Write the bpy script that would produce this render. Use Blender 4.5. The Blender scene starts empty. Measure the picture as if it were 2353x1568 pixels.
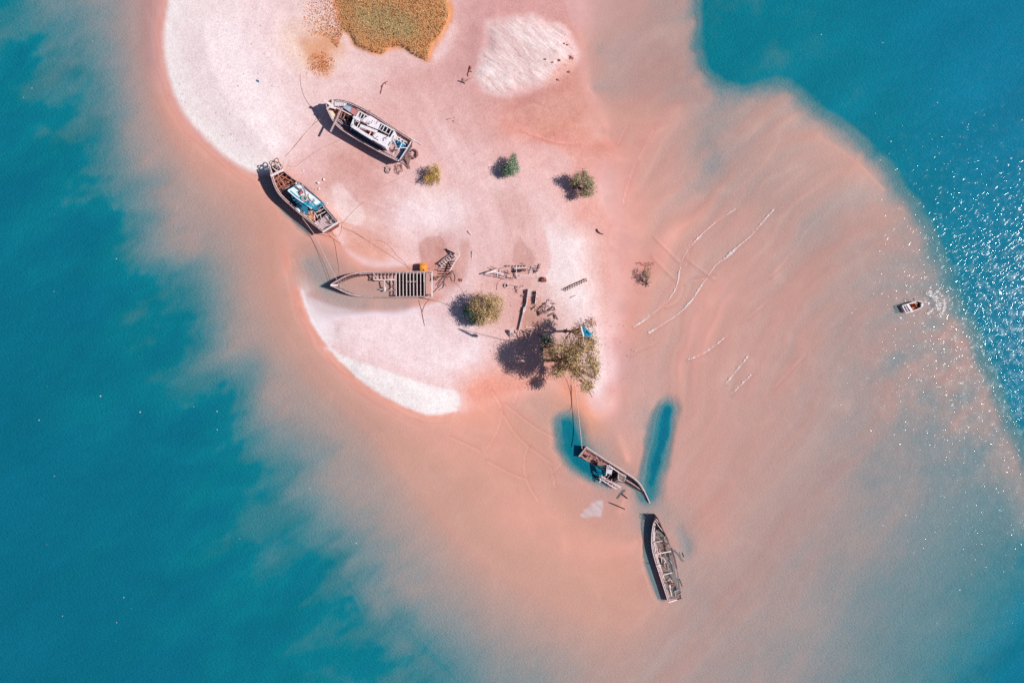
import bpy, math, random
import numpy as np
from mathutils import Vector

scene = bpy.context.scene
COL = scene.collection
rnd = random.Random(7)

# ------------------------------------------------------------------ camera, sky, sun, exposure
H = 100.0                       # drone height in metres
PXM = 27.0                      # photograph pixels per metre on the ground
camd = bpy.data.cameras.new('camera')
camd.sensor_width = 36.0
camd.sensor_fit = 'HORIZONTAL'
camd.lens = 36.0 * H / (3968.0 / PXM)
camd.clip_start = 1.0
camd.clip_end = 5000.0
cam = bpy.data.objects.new('camera', camd)
cam.location = (0, 0, H)
COL.objects.link(cam)
scene.camera = cam

SUN_EL = 44.0
world = bpy.data.worlds.new('World')
scene.world = world
world.use_nodes = True
wn = world.node_tree
sky = wn.nodes.new('ShaderNodeTexSky')
sky.sky_type = 'NISHITA'
sky.sun_disc = False
sky.sun_elevation = math.radians(SUN_EL)
sky.sun_rotation = math.radians(90)
sky.ozone_density = 6.0
wn.links.new(sky.outputs[0], wn.nodes['Background'].inputs[0])
wn.nodes['Background'].inputs[1].default_value = 0.065

sund = bpy.data.lights.new('sun', 'SUN')
sund.energy = 4.75
sund.angle = math.radians(0.5)
sund.color = (1.0, 0.975, 0.94)
sun = bpy.data.objects.new('sun', sund)
sdir = Vector((math.cos(math.radians(SUN_EL)), 0.0, math.sin(math.radians(SUN_EL))))
sun.rotation_euler = sdir.to_track_quat('Z', 'Y').to_euler()
sun.location = (40, 0, 60)
COL.objects.link(sun)

scene.view_settings.view_transform = 'Standard'
scene.view_settings.look = 'None'
scene.view_settings.exposure = 0.0
scene.view_settings.gamma = 1.0
scene.render.engine = 'CYCLES'
scene.cycles.use_denoising = False
scene.cycles.max_bounces = 6
scene.cycles.transparent_max_bounces = 12
scene.cycles.caustics_reflective = False
scene.cycles.caustics_refractive = False

# ------------------------------------------------------------------ colour helpers
ALB = 0.86
def lin1(c):
    c = c / 255.0
    return c / 12.92 if c <= 0.04045 else ((c + 0.055) / 1.055) ** 2.4
def lin(rgb, k=ALB):
    return tuple(lin1(c) * k for c in rgb)

# ------------------------------------------------------------------ fields on the ground
# D pixels: the picture at 2352 x 1568, 16.004 px per metre
CELL = 4.0
X0, X1, Y0, Y1 = -160.0, 2512.0, -120.0, 1688.0
NX = int((X1 - X0) / CELL) + 1
NY = int((Y1 - Y0) / CELL) + 1
DPM = PXM * 2352.0 / 3968.0

def poly_samples(pts, step=2.0):
    out = []
    for (a, b) in zip(pts[:-1], pts[1:]):
        n = max(1, int(math.hypot(b[0]-a[0], b[1]-a[1]) / step))
        for i in range(n):
            t = i / n
            out.append((a[0]+(b[0]-a[0])*t, a[1]+(b[1]-a[1])*t))
    out.append(pts[-1])
    return np.array(out, float)

def smooth_poly(pts, k=2):
    for _ in range(k):
        q = [pts[0]]
        for a, b in zip(pts[:-1], pts[1:]):
            q.append((a[0]*.75+b[0]*.25, a[1]*.75+b[1]*.25))
            q.append((a[0]*.25+b[0]*.75, a[1]*.25+b[1]*.75))
        q.append(pts[-1])
        pts = q
    return pts

class Strokes:
    def __init__(s, ch): s.ch, s.p, s.v = ch, [], []
    def stroke(s, val, *pts):
        P = poly_samples(smooth_poly(list(pts)) if len(pts) > 2 else list(pts)) if len(pts) > 1 else np.array(pts, float)
        s.p.append(P); s.v.append(np.tile(np.array(val, float).reshape(1, s.ch), (len(P), 1)))
    def edge(s, vl, vr, off, *pts):
        # vl lies to the left when walking along pts on the picture (y down), vr to the right
        P = poly_samples(smooth_poly(list(pts)))
        d = np.gradient(P, axis=0)
        d /= np.maximum(1e-6, np.hypot(d[:, 0], d[:, 1]))[:, None]
        n = np.stack([d[:, 1], -d[:, 0]], 1)
        for sg, v in ((1, vl), (-1, vr)):
            s.p.append(P + n*off*sg); s.v.append(np.tile(np.array(v, float).reshape(1, s.ch), (len(P), 1)))
    def solve(s):
        P = np.concatenate(s.p); V = np.concatenate(s.v)
        U = None
        for cell, it in ((128, 200), (64, 150), (32, 120), (16, 90), (8, 70), (4, 50)):
            nx = int(math.ceil((NX-1)*CELL/cell))+1; ny = int(math.ceil((NY-1)*CELL/cell))+1
            ix = np.clip(np.rint((P[:, 0]-X0)/cell).astype(int), 0, nx-1)
            iy = np.clip(np.rint((P[:, 1]-Y0)/cell).astype(int), 0, ny-1)
            cnt = np.zeros((ny, nx)); acc = np.zeros((ny, nx, s.ch))
            np.add.at(cnt, (iy, ix), 1); np.add.at(acc, (iy, ix), V)
            fix = cnt > 0
            val = acc[fix] / cnt[fix][:, None]
            if U is None:
                U = np.tile(V.mean(0), (ny, nx, 1))
            else:
                yy = np.clip(np.arange(ny)*0.5, 0, U.shape[0]-1); xx = np.clip(np.arange(nx)*0.5, 0, U.shape[1]-1)
                y0 = yy.astype(int); x0 = xx.astype(int)
                y1 = np.minimum(y0+1, U.shape[0]-1); x1 = np.minimum(x0+1, U.shape[1]-1)
                fy = (yy-y0)[:, None, None]; fx = (xx-x0)[None, :, None]
                U = (U[y0][:, x0]*(1-fy)*(1-fx) + U[y0][:, x1]*(1-fy)*fx + U[y1][:, x0]*fy*(1-fx) + U[y1][:, x1]*fy*fx)
            for _ in range(it):
                U[fix] = val
                W = np.pad(U, ((1, 1), (1, 1), (0, 0)), mode='edge')
                U = (W[:-2, 1:-1]+W[2:, 1:-1]+W[1:-1, :-2]+W[1:-1, 2:])*0.25
            U[fix] = val
        return U[:NY, :NX]

def blur(U, n):
    for _ in range(n):
        W = np.pad(U, [(1, 1), (1, 1)] + [(0, 0)]*(U.ndim-2), mode='edge')
        U = (W[:-2, 1:-1]+W[2:, 1:-1]+W[1:-1, :-2]+W[1:-1, 2:]+4*U)/8.0
    return U

GX, GY = np.meshgrid(X0+np.arange(NX)*CELL, Y0+np.arange(NY)*CELL)
def vnoise(sx, sy, ang, seed, x=None, y=None):
    x = GX if x is None else x; y = GY if y is None else y
    c, s = math.cos(ang), math.sin(ang)
    u = (x*c + y*s)/sx + 1000.0; v = (-x*s + y*c)/sy + 1000.0
    R = np.random.RandomState(seed).rand(256, 256)
    iu = np.floor(u).astype(int); iv = np.floor(v).astype(int)
    fu = u-iu; fv = v-iv
    fu = fu*fu*(3-2*fu); fv = fv*fv*(3-2*fv)
    g = lambda a, b: R[a % 256, b % 256]
    return (g(iu, iv)*(1-fu)*(1-fv)+g(iu+1, iv)*fu*(1-fv)+g(iu, iv+1)*(1-fu)*fv+g(iu+1, iv+1)*fu*fv)*2-1
def fbm(sx, sy, ang, seed, n=4, x=None, y=None):
    t = 0; a = 1.0; tot = 0
    for i in range(n):
        t = t + a*vnoise(sx/2**i, sy/2**i, ang, seed+i*17, x, y); tot += a; a *= 0.55
    return t/tot
def sd_poly(pts):
    # signed distance in D px, positive inside
    P = np.array(pts, float); Q = np.roll(P, -1, axis=0)
    d = np.full(GX.shape, 1e9); ins = np.zeros(GX.shape, bool)
    for (ax, ay), (bx, by) in zip(P, Q):
        ex, ey = bx-ax, by-ay
        t = np.clip(((GX-ax)*ex+(GY-ay)*ey)/(ex*ex+ey*ey+1e-9), 0, 1)
        d = np.minimum(d, np.hypot(GX-ax-t*ex, GY-ay-t*ey))
        c = ((ay > GY) != (by > GY)) & (GX < (bx-ax)*(GY-ay)/(by-ay+1e-12)+ax)
        ins ^= c
    return np.where(ins, d, -d)
def sd_line(pts):
    d = np.full(GX.shape, 1e9); side = np.zeros(GX.shape)
    for (ax, ay), (bx, by) in zip(pts[:-1], pts[1:]):
        ex, ey = bx-ax, by-ay
        t = np.clip(((GX-ax)*ex+(GY-ay)*ey)/(ex*ex+ey*ey+1e-9), 0, 1)
        dd = np.hypot(GX-ax-t*ex, GY-ay-t*ey)
        m = dd < d
        side = np.where(m, np.sign(ex*(GY-ay)-ey*(GX-ax)), side)
        d = np.minimum(d, dd)
    return d, side
def sstep(a, b, x):
    t = np.clip((x-a)/(b-a), 0, 1)
    return t*t*(3-2*t)

# ---- sand colour
W_, P_, M_, K_, O_, R_ = (250, 236, 237), (245, 216, 218), (238, 201, 203), (224, 176, 174), (236, 176, 158), (236, 166, 147)
SC = Strokes(3)
L = lambda c: lin(c)
shore = [(392, -60), (388, 0), (374, 80), (380, 150), (404, 232), (446, 292), (500, 346), (558, 388), (606, 402), (628, 390)]
SC.edge(L(W_), L((226, 164, 152)), 7, *shore)
SC.stroke(L((206, 152, 146)), (340, -80), (350, 0), (340, 90), (352, 150))
SC.stroke(L((214, 160, 150)), (300, -80), (310, 60), (330, 180))
SC.stroke(L(R_), (378, 240), (430, 312), (500, 372), (570, 412), (625, 425))
SC.stroke(L((247, 226, 229)), (430, 60), (445, 150), (500, 240), (565, 310), (605, 365))
SC.stroke(L((250, 232, 236)), (520, 60), (560, 160), (610, 280), (640, 340))
SC.stroke(L(P_), (620, 20), (640, 120), (660, 220), (690, 300))
SC.stroke(L((243, 212, 210)), (690, 60), (690, 140))
SC.stroke(L((240, 206, 206)), (720, 200), (760, 190), (860, 180))
SC.stroke(L((226, 180, 178)), (1060, 20), (1050, 120), (990, 170), (900, 200))
SC.stroke(L((216, 168, 168)), (1090, 20), (1080, 120), (1090, 170))
SC.stroke(L((240, 205, 205)), (1030, 40), (1035, 110), (1000, 135))
SC.stroke(L((222, 172, 170)), (1120, 15), (1250, 15), (1330, 35))
SC.stroke(L((230, 186, 184)), (960, 215), (1060, 270), (1130, 330))
SC.stroke(L((238, 200, 200)), (1020, 300), (1060, 370), (1040, 440), (950, 440))
SC.stroke(L((246, 218, 222)), (950, 470), (900, 520), (1010, 500), (1050, 480))
SC.stroke(L((232, 186, 182)), (780, 360), (840, 400), (880, 440), (800, 470))
SC.stroke(L((236, 196, 196)), (720, 330), (690, 360), (700, 410))
SC.stroke(L((244, 214, 212)), (780, 460), (800, 500))
SC.stroke(L((222, 168, 160)), (1200, 250), (1270, 240), (1330, 270))
SC.stroke(L((224, 165, 152)), (1340, 80), (1400, 180), (1350, 260), (1250, 300))
SC.stroke(L((228, 160, 144)), (1420, 240), (1500, 280), (1480, 340), (1400, 330))
SC.stroke(L((232, 170, 160)), (1160, 290), (1260, 325), (1350, 340))
SC.stroke(L((240, 196, 194)), (1200, 340), (1260, 360), (1300, 380))
SC.stroke(L((240, 204, 204)), (1120, 420), (1180, 450), (1270, 470))
SC.stroke(L((238, 200, 200)), (1090, 500), (1150, 520), (1100, 580))
SC.stroke(L((236, 180, 172)), (1400, 400), (1380, 470), (1330, 500))
SC.stroke(L((248, 226, 228)), (1275, 550), (1340, 555), (1290, 620), (1360, 690), (1320, 680))
SC.edge(L((247, 224, 226)), L((240, 200, 198)), 5, (1252, 530), (1258, 560), (1268, 600), (1252, 640))
SC.stroke(L((236, 188, 182)), (1380, 560), (1390, 650), (1400, 720))
SC.stroke(L((238, 166, 150)), (1450, 420), (1480, 520), (1470, 640), (1440, 760))
SC.stroke(L((236, 168, 152)), (1530, 420), (1560, 560), (1530, 700), (1460, 800))
SC.stroke(L((230, 172, 166)), (1410, 780), (1440, 860), (1400, 900))
SC.stroke(L((247, 222, 226)), (1330, 720), (1370, 770), (1385, 840), (1370, 900))
SC.stroke(L((240, 190, 182)), (1395, 900), (1380, 950), (1350, 910))
SC.stroke(L((240, 166, 140)), (1300, 890), (1330, 920), (1380, 990))
SC.stroke(L((238, 172, 158)), (1400, 1000), (1440, 950), (1430, 880))
SC.stroke(L((228, 182, 178)), (1200, 600), (1150, 660), (1210, 700), (1180, 740))
SC.stroke(L((212, 166, 158)), (1215, 690), (1205, 740), (1245, 745))
SC.stroke(L((240, 206, 208)), (1060, 600), (1090, 640), (1050, 660), (1000, 720))
SC.stroke(L((248, 224, 228)), (740, 720), (800, 760), (900, 730), (960, 720), (1000, 780), (900, 800))
SC.stroke(L((247, 222, 226)), (1050, 760), (1110, 790), (1080, 830), (980, 840))
# hooked bar of white sand
SC.edge(L((244, 212, 214)), L(W_), 4, (752, 795), (790, 820), (860, 840), (940, 870), (1010, 890), (1040, 895))
SC.edge(L((244, 200, 196)), L(W_), 5, (1040, 895), (1056, 905), (1058, 930), (1040, 945))
SC.stroke(L(W_), (780, 825), (840, 860), (920, 900), (1000, 930), (1030, 910))
SC.edge(L(W_), L((234, 164, 146)), 4, (690, 668), (705, 720), (735, 775), (790, 840), (850, 893), (920, 930), (975, 952), (1010, 953), (1052, 942))
SC.stroke(L(R_), (672, 660), (690, 740), (740, 810), (830, 895), (930, 950), (1000, 975))
SC.stroke(L((240, 172, 158)), (1075, 900), (1120, 870), (1150, 880))
SC.stroke(L((241, 166, 144)), (1060, 960), (1150, 930), (1200, 1000), (1180, 1080))
SC.stroke(L((240, 168, 146)), (1000, 1020), (1100, 1060), (1220, 1160), (1350, 1230), (1420, 1320))
SC.stroke(L((234, 168, 148)), (900, 1000), (1000, 1100), (1120, 1220), (1260, 1330), (1400, 1420))
SC.stroke(L((226, 164, 146)), (640, 600), (660, 720), (760, 860), (880, 990))
SC.stroke(L((228, 158, 138)), (640, 430), (660, 520), (720, 570), (800, 590))
SC.stroke(L((230, 166, 148)), (720, 540), (800, 570), (880, 590))
SC.stroke(L((238, 160, 138)), (670, 560), (640, 640))
SC.edge(L((226, 168, 152)), L((244, 206, 206)), 5, (1000, 600), (920, 612), (850, 620), (800, 590), (770, 540), (740, 500))
SC.stroke(L((226, 170, 156)), (720, 650), (800, 690), (900, 695), (1000, 690))
SC.edge(L((226, 170, 160)), L((246, 218, 222)), 6, (705, 680), (770, 708), (860, 718), (950, 708), (1010, 690))
SC.stroke(L((214, 160, 148)), (830, 655), (900, 660), (960, 655))
SC.stroke(L((216, 166, 158)), (1000, 560), (1010, 600), (1040, 650))
SC.stroke(L((234, 164, 148)), (1300, 1090), (1400, 1150), (1420, 1200))
SC.stroke(L((232, 166, 150)), (1640, 900), (1600, 1000), (1560, 1150), (1550, 1350))
SC.stroke(L((228, 166, 152)), (1700, 500), (1760, 700), (1700, 900), (1650, 1100))
SC.stroke(L((220, 160, 146)), (1600, 330), (1700, 420), (1850, 500), (1950, 700), (1900, 950), (1750, 1250), (1550, 1500))
SC.stroke(L((232, 170, 154)), (1850, 300), (1950, 360), (2050, 480))
SC.stroke(L((214, 158, 146)), (1480, -80), (1500, 100), (1540, 220), (1600, 270))
SC.stroke(L((222, 166, 156)), (1390, -60), (1420, 60), (1440, 140))
SC.stroke(L((220, 160, 145)), (-100, -80), (100, 400), (400, 900), (700, 1300), (1000, 1640))
SC.stroke(L((220, 160, 145)), (1700, 0), (2100, 200), (2450, 700), (2450, 1500), (1900, 1650))
SAND = blur(SC.solve(), 1)

# ---- depth: T < 0 dry land, 0 shoreline, 1 opaque deep water
TS = Strokes(1)
T = TS.stroke
for v, pts in (
    (-0.45, [(470, 60), (480, 150), (540, 260), (620, 340)]), (-0.3, [(700, 20), (800, 80), (950, 80), (1040, 60)]),
    (-0.35, [(680, 120), (740, 300), (860, 260), (1000, 260)]), (-0.35, [(900, 480), (1000, 480), (1100, 480), (1200, 430)]),
    (-0.22, [(1160, 90), (1250, 80), (1290, 140), (1150, 180)]), (-0.3, [(1280, 560), (1330, 620), (1340, 760), (1350, 850)]),
    (-0.3, [(1050, 620), (1150, 600), (1180, 680)]), (-0.3, [(780, 760), (900, 760), (1000, 800), (1100, 780)]),
    (-0.25, [(820, 850), (920, 890), (1020, 920)]), (-0.2, [(1250, 850), (1100, 860)]),
    (0.0, [(384, -60), (380, 0), (366, 80), (372, 150), (397, 235), (440, 297), (496, 352), (556, 395), (612, 409), (650, 440), (690, 510), (740, 545), (790, 585), (830, 625)]),
    (0.05, [(355, -60), (352, 0), (345, 90), (352, 160), (380, 250), (425, 310), (490, 370), (550, 412), (600, 430), (640, 480), (665, 560), (655, 640), (670, 720), (730, 810), (830, 905), (930, 962), (1040, 985)]),
    (0.0, [(683, 660), (698, 720), (730, 780), (786, 846), (848, 898), (918, 935), (975, 958), (1015, 960), (1080, 940), (1150, 905), (1240, 885), (1290, 880), (1320, 905), (1360, 960), (1400, 940), (1415, 860), (1405, 780), (1400, 690), (1420, 600), (1420, 520), (1380, 440), (1400, 340), (1380, 260), (1340, 180), (1330, 60), (1330, -80)]),
    (0.28, [(290, -60), (292, 0), (300, 100), (320, 200), (370, 320), (440, 420), (520, 500), (555, 590), (565, 680), (610, 780), (690, 880), (790, 970), (870, 1060), (945, 1170), (1030, 1280), (1150, 1390), (1300, 1475), (1420, 1540), (1450, 1640)]),
    (0.14, [(330, -60), (325, 90), (335, 180), (390, 310), (470, 405), (580, 470), (605, 560), (610, 680), (655, 780), (740, 890), (840, 980), (910, 1060), (990, 1170), (1090, 1280), (1240, 1370), (1430, 1445)]),
    (0.55, [(232, -60), (235, 0), (250, 100), (275, 210), (315, 330), (375, 440), (415, 545), (480, 640), (520, 750), (570, 850), (650, 950), (740, 1060), (810, 1160), (880, 1280), (960, 1390), (1080, 1480), (1230, 1545), (1300, 1640)]),
    (0.8, [(130, -60), (170, 60), (195, 160), (235, 280), (280, 380), (320, 480), (360, 580), (430, 690), (460, 790), (530, 890), (600, 1010), (690, 1120), (770, 1240), (830, 1340), (880, 1420), (950, 1500), (1050, 1560), (1080, 1640)]),
    (1.0, [(60, -60), (40, 40), (60, 200), (120, 300), (220, 420), (270, 560), (350, 680), (400, 820), (480, 950), (560, 1080), (640, 1200), (740, 1320), (800, 1440), (840, 1560)]),
    (0.86, [(70, 120), (150, 110)]), (0.95, [(60, 280), (200, 330)]),
    (1.08, [(-100, 300), (60, 420), (200, 560)]), (1.1, [(60, 600), (200, 760), (300, 950)]), (1.1, [(300, 1150), (480, 1350), (650, 1500)]),
    (1.22, [(-80, 800), (0, 1050), (60, 1350), (150, 1520), (300, 1640)]), (1.12, [(0, 620), (80, 900)]),
    # inlet round the flooded hull
    (0.42, [(700, 600), (730, 640), (750, 665)]), (0.3, [(770, 690), (830, 700)]), (0.2, [(880, 702), (930, 700)]),
    (0.12, [(800, 660), (880, 660), (950, 655)]), (0.1, [(960, 640), (985, 650)]), (0.02, [(1005, 640), (1020, 660)]),
    (0.32, [(760, 615), (720, 590)]), (0.08, [(800, 612), (840, 628)]),
    # north east
    (0.22, [(1370, 110), (1420, 130), (1480, 140)]), (0.25, [(1360, 200), (1450, 200)]), (0.12, [(1430, 60), (1470, 20), (1480, -60)]),
    (0.3, [(1540, 120), (1550, 160), (1530, 200)]), (0.05, [(1380, 300), (1450, 330), (1500, 300), (1560, 250)]),
    (0.1, [(1480, 400), (1500, 500), (1520, 600), (1500, 700), (1460, 800), (1440, 880)]),
    (0.38, [(1620, 300), (1640, 360), (1630, 400)]), (0.3, [(1580, 420), (1620, 450)]), (0.2, [(1560, 350), (1600, 460), (1640, 560)]),
    (0.32, [(1620, 260), (1680, 260), (1740, 250)]), (0.2, [(1700, 300), (1760, 250), (1820, 270)]),
    (0.2, [(1760, 380), (1850, 360), (1950, 420), (2030, 500)]), (0.26, [(1780, 460), (1880, 500), (2000, 580)]), (0.1, [(1870, 310), (1960, 360), (2030, 430)]),
    (0.28, [(2080, 560), (2100, 640)]), (0.22, [(1900, 600), (1950, 700)]), (0.14, [(1700, 480), (1720, 600), (1650, 760), (1560, 860)]),
    (0.3, [(2000, 700), (2040, 800), (2000, 950)]), (0.4, [(2150, 740), (2180, 850), (2150, 960)]), (0.46, [(2120, 1050), (2040, 1180), (1950, 1300)]),
    (0.22, [(1850, 800), (1800, 950), (1720, 1080)]), (0.16, [(1640, 900), (1640, 1040), (1600, 1150), (1650, 1250)]),
    (0.3, [(1900, 1000), (1800, 1180), (1700, 1300), (1650, 1400)]), (0.45, [(1850, 1350), (1750, 1450), (1650, 1540), (1550, 1640)]),
    (0.36, [(1560, 1480), (1480, 1540)]), (0.25, [(1500, 1420), (1550, 1400)]), (0.6, [(2230, 1040), (2200, 1200), (2080, 1350), (1950, 1480), (1850, 1600)]),
    (0.74, [(2300, 1150), (2260, 1270), (2150, 1420), (2050, 1540), (2000, 1640)]), (0.92, [(2360, 1250), (2330, 1380), (2240, 1490), (2180, 1600)]), (1.05, [(2420, 1400), (2360, 1560), (2300, 1660)]),
    (0.08, [(1100, 1000), (1200, 1040), (1250, 1120)]), (0.06, [(1150, 1160), (1280, 1240), (1400, 1290), (1460, 1240)]), (0.1, [(1400, 1370), (1480, 1400)]),
    (0.05, [(1440, 1130), (1420, 1180)]), (0.03, [(1420, 1000), (1440, 1060)]), (0.2, [(1220, 930), (1270, 950)]),
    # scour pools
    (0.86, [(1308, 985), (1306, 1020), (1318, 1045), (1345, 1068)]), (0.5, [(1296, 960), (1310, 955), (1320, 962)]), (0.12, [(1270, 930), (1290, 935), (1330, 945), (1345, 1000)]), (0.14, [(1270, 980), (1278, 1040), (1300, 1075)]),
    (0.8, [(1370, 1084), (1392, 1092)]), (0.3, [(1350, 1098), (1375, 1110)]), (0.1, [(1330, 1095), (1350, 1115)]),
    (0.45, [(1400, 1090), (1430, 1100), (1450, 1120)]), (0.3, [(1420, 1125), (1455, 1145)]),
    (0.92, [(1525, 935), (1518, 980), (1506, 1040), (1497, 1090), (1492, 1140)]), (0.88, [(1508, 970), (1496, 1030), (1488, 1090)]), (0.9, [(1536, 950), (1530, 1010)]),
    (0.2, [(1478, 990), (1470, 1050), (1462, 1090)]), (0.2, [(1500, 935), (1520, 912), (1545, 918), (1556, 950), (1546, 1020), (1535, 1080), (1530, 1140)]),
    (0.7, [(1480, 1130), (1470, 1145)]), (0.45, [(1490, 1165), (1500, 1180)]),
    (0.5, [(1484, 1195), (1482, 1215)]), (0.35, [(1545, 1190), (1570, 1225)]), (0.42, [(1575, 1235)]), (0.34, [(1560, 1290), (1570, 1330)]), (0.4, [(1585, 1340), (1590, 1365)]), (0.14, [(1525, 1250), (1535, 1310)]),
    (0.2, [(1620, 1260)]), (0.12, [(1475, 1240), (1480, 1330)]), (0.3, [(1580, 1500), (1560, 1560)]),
):
    T([v], *pts)
TS.edge([1.0], [0.36], 26, (1588, -60), (1590, 60), (1596, 130), (1612, 175), (1660, 205), (1720, 222), (1790, 190), (1840, 222), (1900, 272), (1975, 330), (2045, 395), (2100, 475), (2150, 580), (2198, 690), (2250, 820), (2300, 930), (2360, 1060), (2420, 1200))
T([1.0], (1650, 20), (1720, 120)); T([1.0], (800, 1340), (850, 1470), (870, 1640)); T([0.86], (940, 1450), (1010, 1520), (1090, 1600)); T([0.98], (1775, 100), (1785, 140)); T([0.95], (760, 1290), (815, 1370), (862, 1450), (900, 1580)); T([0.76], (850, 1320), (930, 1420), (1000, 1490), (1090, 1570)); T([1.0], (1900, 120), (2100, 320)); T([1.08], (2150, 60), (2250, 300), (2340, 600)); T([1.2], (2400, 100), (2450, 500), (2450, 900))
TF = TS.solve()[:, :, 0]
# drifting fingers of turbid water along the western slope, smaller mottling elsewhere
west = sstep(1250, 900, GX + 0.0*GY) 
midT = sstep(0.25, 0.6, TF)*sstep(1.35, 0.9, TF)
warp = fbm(300, 95, math.radians(-34), 11, 3)*0.22 + fbm(100, 60, math.radians(-30), 31, 4)*0.17 + fbm(30, 15, math.radians(-32), 37, 4)*0.08 + fbm(70, 12, math.radians(-33), 39, 3)*0.025
TF = TF + west*midT*warp
TF = TF + (1-west)*sstep(0.16, 0.02, np.abs(TF))*fbm(60, 46, 0.4, 65, 4)*0.05
edgeT = sstep(0.2, 0.45, TF)*sstep(1.04, 0.9, TF)
TF = TF + (1-west)*edgeT*sstep(1500, 700, GY + 0*GX).clip(0.3, 1)*(fbm(110, 60, math.radians(-50), 61, 4)*0.24 - 0.03 + fbm(30, 24, 0, 63, 3)*0.15)
# sediment combed out by the ebb across the eastern flats
flats = (1-west)*sstep(1400, 1520, GX)*sstep(0.03, 0.14, TF)*sstep(0.8, 0.5, TF)
bend = math.radians(-52)
cxf, cyf = 2150.0, 950.0
wob1, wob2 = fbm(200, 200, 0, 171, 3)*38, fbm(60, 60, 0, 173, 2)*10
rr_ = np.hypot(GX-cxf, GY-cyf)
vv_ = np.where(GY < cyf, rr_, (cxf-GX) - (GY-cyf)*0.85) + wob1 + wob2
uu_ = np.where(GY < cyf, np.arctan2(GY-cyf, GX-cxf)*600.0, -math.pi*600 + (GY-cyf)*0.8)
FAN = fbm(420, 52, 0, 71, 3, uu_, vv_)*0.6 + fbm(240, 22, 0, 73, 3, uu_, vv_)*0.4
RIDGE = (1-np.abs(fbm(330, 60, 0, 75, 2, uu_, vv_)))**16*sstep(-0.3, 0.3, fbm(160, 90, 0, 79, 2, uu_, vv_))
TF = TF*(1-0.16*flats*sstep(2000, 1750, GX)) + 0.07*flats*sstep(1850, 2150, GX) + flats*FAN*0.21*sstep(1300, 800, GY).clip(0.4, 1)
TF = TF + sstep(0.02, 0.2, TF)*sstep(0.9, 0.5, TF)*fbm(60, 22, math.radians(-52), 77)*0.03
SWELL = fbm(360, 70, math.radians(-33), 91, 2)*0.75 + fbm(90, 50, math.radians(-30), 95, 3)*0.25
TF = TF + sstep(0.85, 1.0, TF)*SWELL*0.16*west
def pool_or_shade(pts, t, f0, f1, seed):
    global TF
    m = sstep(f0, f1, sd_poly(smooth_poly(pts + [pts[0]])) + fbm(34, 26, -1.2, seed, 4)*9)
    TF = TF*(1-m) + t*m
pool_or_shade([(1286, 958), (1314, 950), (1332, 1000), (1340, 1040), (1366, 1074), (1410, 1094), (1398, 1106), (1356, 1096), (1314, 1072), (1288, 1030), (1280, 985)], 0.82, -26, 12, 5)
pool_or_shade([(1290, 966), (1314, 958), (1328, 1000), (1338, 1042), (1354, 1066), (1340, 1074), (1310, 1054), (1290, 1020)], 1.06, -14, 10, 7)
pool_or_shade([(1314, 1034), (1338, 1056), (1378, 1076), (1404, 1088), (1396, 1102), (1352, 1092), (1318, 1066)], 1.12, -8, 9, 17)
pool_or_shade([(1520, 928), (1536, 918), (1547, 932), (1539, 985), (1522, 1050), (1506, 1105), (1494, 1150), (1478, 1152), (1482, 1110), (1492, 1050), (1504, 980)], 0.90, -22, 10, 6)
pool_or_shade([(1530, 936), (1541, 932), (1536, 985), (1520, 1045), (1503, 1100), (1494, 1120), (1497, 1080), (1512, 1010)], 1.2, -7, 6, 12)
pool_or_shade([(1512, 1215), (1545, 1250), (1570, 1320), (1580, 1380), (1545, 1385), (1522, 1320)], 0.30, -14, 14, 13)
pool_or_shade([(1560, 1215), (1585, 1235), (1590, 1265), (1575, 1285), (1562, 1250)], 0.52, -16, 14, 18)
pool_or_shade([(1482, 1188), (1500, 1200), (1496, 1260), (1505, 1310), (1526, 1378), (1508, 1376), (1490, 1320), (1478, 1250)], 0.62, -9, 9, 8)  # scour along the narrow hull, its blue cast shadow put into the water colour
pool_or_shade([(598, 412), (614, 400), (640, 450), (690, 500), (716, 532), (700, 536), (660, 505), (622, 460)], 0.40, -6, 8, 9)  # water tint standing in for the navy shadow of the teal cabin boat
TF = blur(TF, 1)

# ---- patches of sand with an outline of their own
GRASS_D = [((1000+x/2.351)*2352/3968, y/2.351*2352/3968) for x, y in ((690, -60), (720, 60), (745, 150), (770, 230), (790, 275), (850, 300), (872, 360), (885, 395), (960, 428), (1060, 470), (1150, 485), (1205, 425), (1310, 420), (1400, 470), (1500, 545), (1545, 560), (1560, 500), (1575, 440), (1600, 380), (1650, 330), (1700, 250), (1740, 150), (1745, 60), (1700, -60))]
def patch(pts, col, f0, f1, amt=1.0, wob=3.0, seed=3):
    global SAND
    d = sd_poly(smooth_poly(pts + [pts[0]])) + fbm(30, 30, 0, seed)*wob
    m = (sstep(f0, f1, d)*amt)[:, :, None]
    SAND = SAND*(1-m) + np.array(L(col))[None, None, :]*m
    return d
mound = [(1124, 60), (1150, 45), (1200, 40), (1250, 48), (1295, 70), (1318, 100), (1322, 135), (1290, 170), (1240, 195), (1190, 215), (1140, 218), (1100, 195), (1083, 170), (1100, 135), (1125, 105), (1115, 80)]
patch([(1110, 40), (1200, 25), (1300, 55), (1340, 110), (1330, 160), (1240, 220), (1130, 235), (1080, 190), (1100, 120)], (238, 196, 196), -4, 14, 0.8)
patch([(GRASS_D[i][0]+(8 if GRASS_D[i][0] > 900 else -4), GRASS_D[i][1]+7) for i in range(len(GRASS_D))], (232, 150, 92), -8, 8, 0.75, 5, 14)
dm = patch(mound, (249, 228, 228), -16, 24, 0.85, 16)
patch([(1280, 150), (1320, 120), (1325, 160), (1290, 185), (1240, 205)], (236, 184, 170), -8, 12, 0.6)
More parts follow.
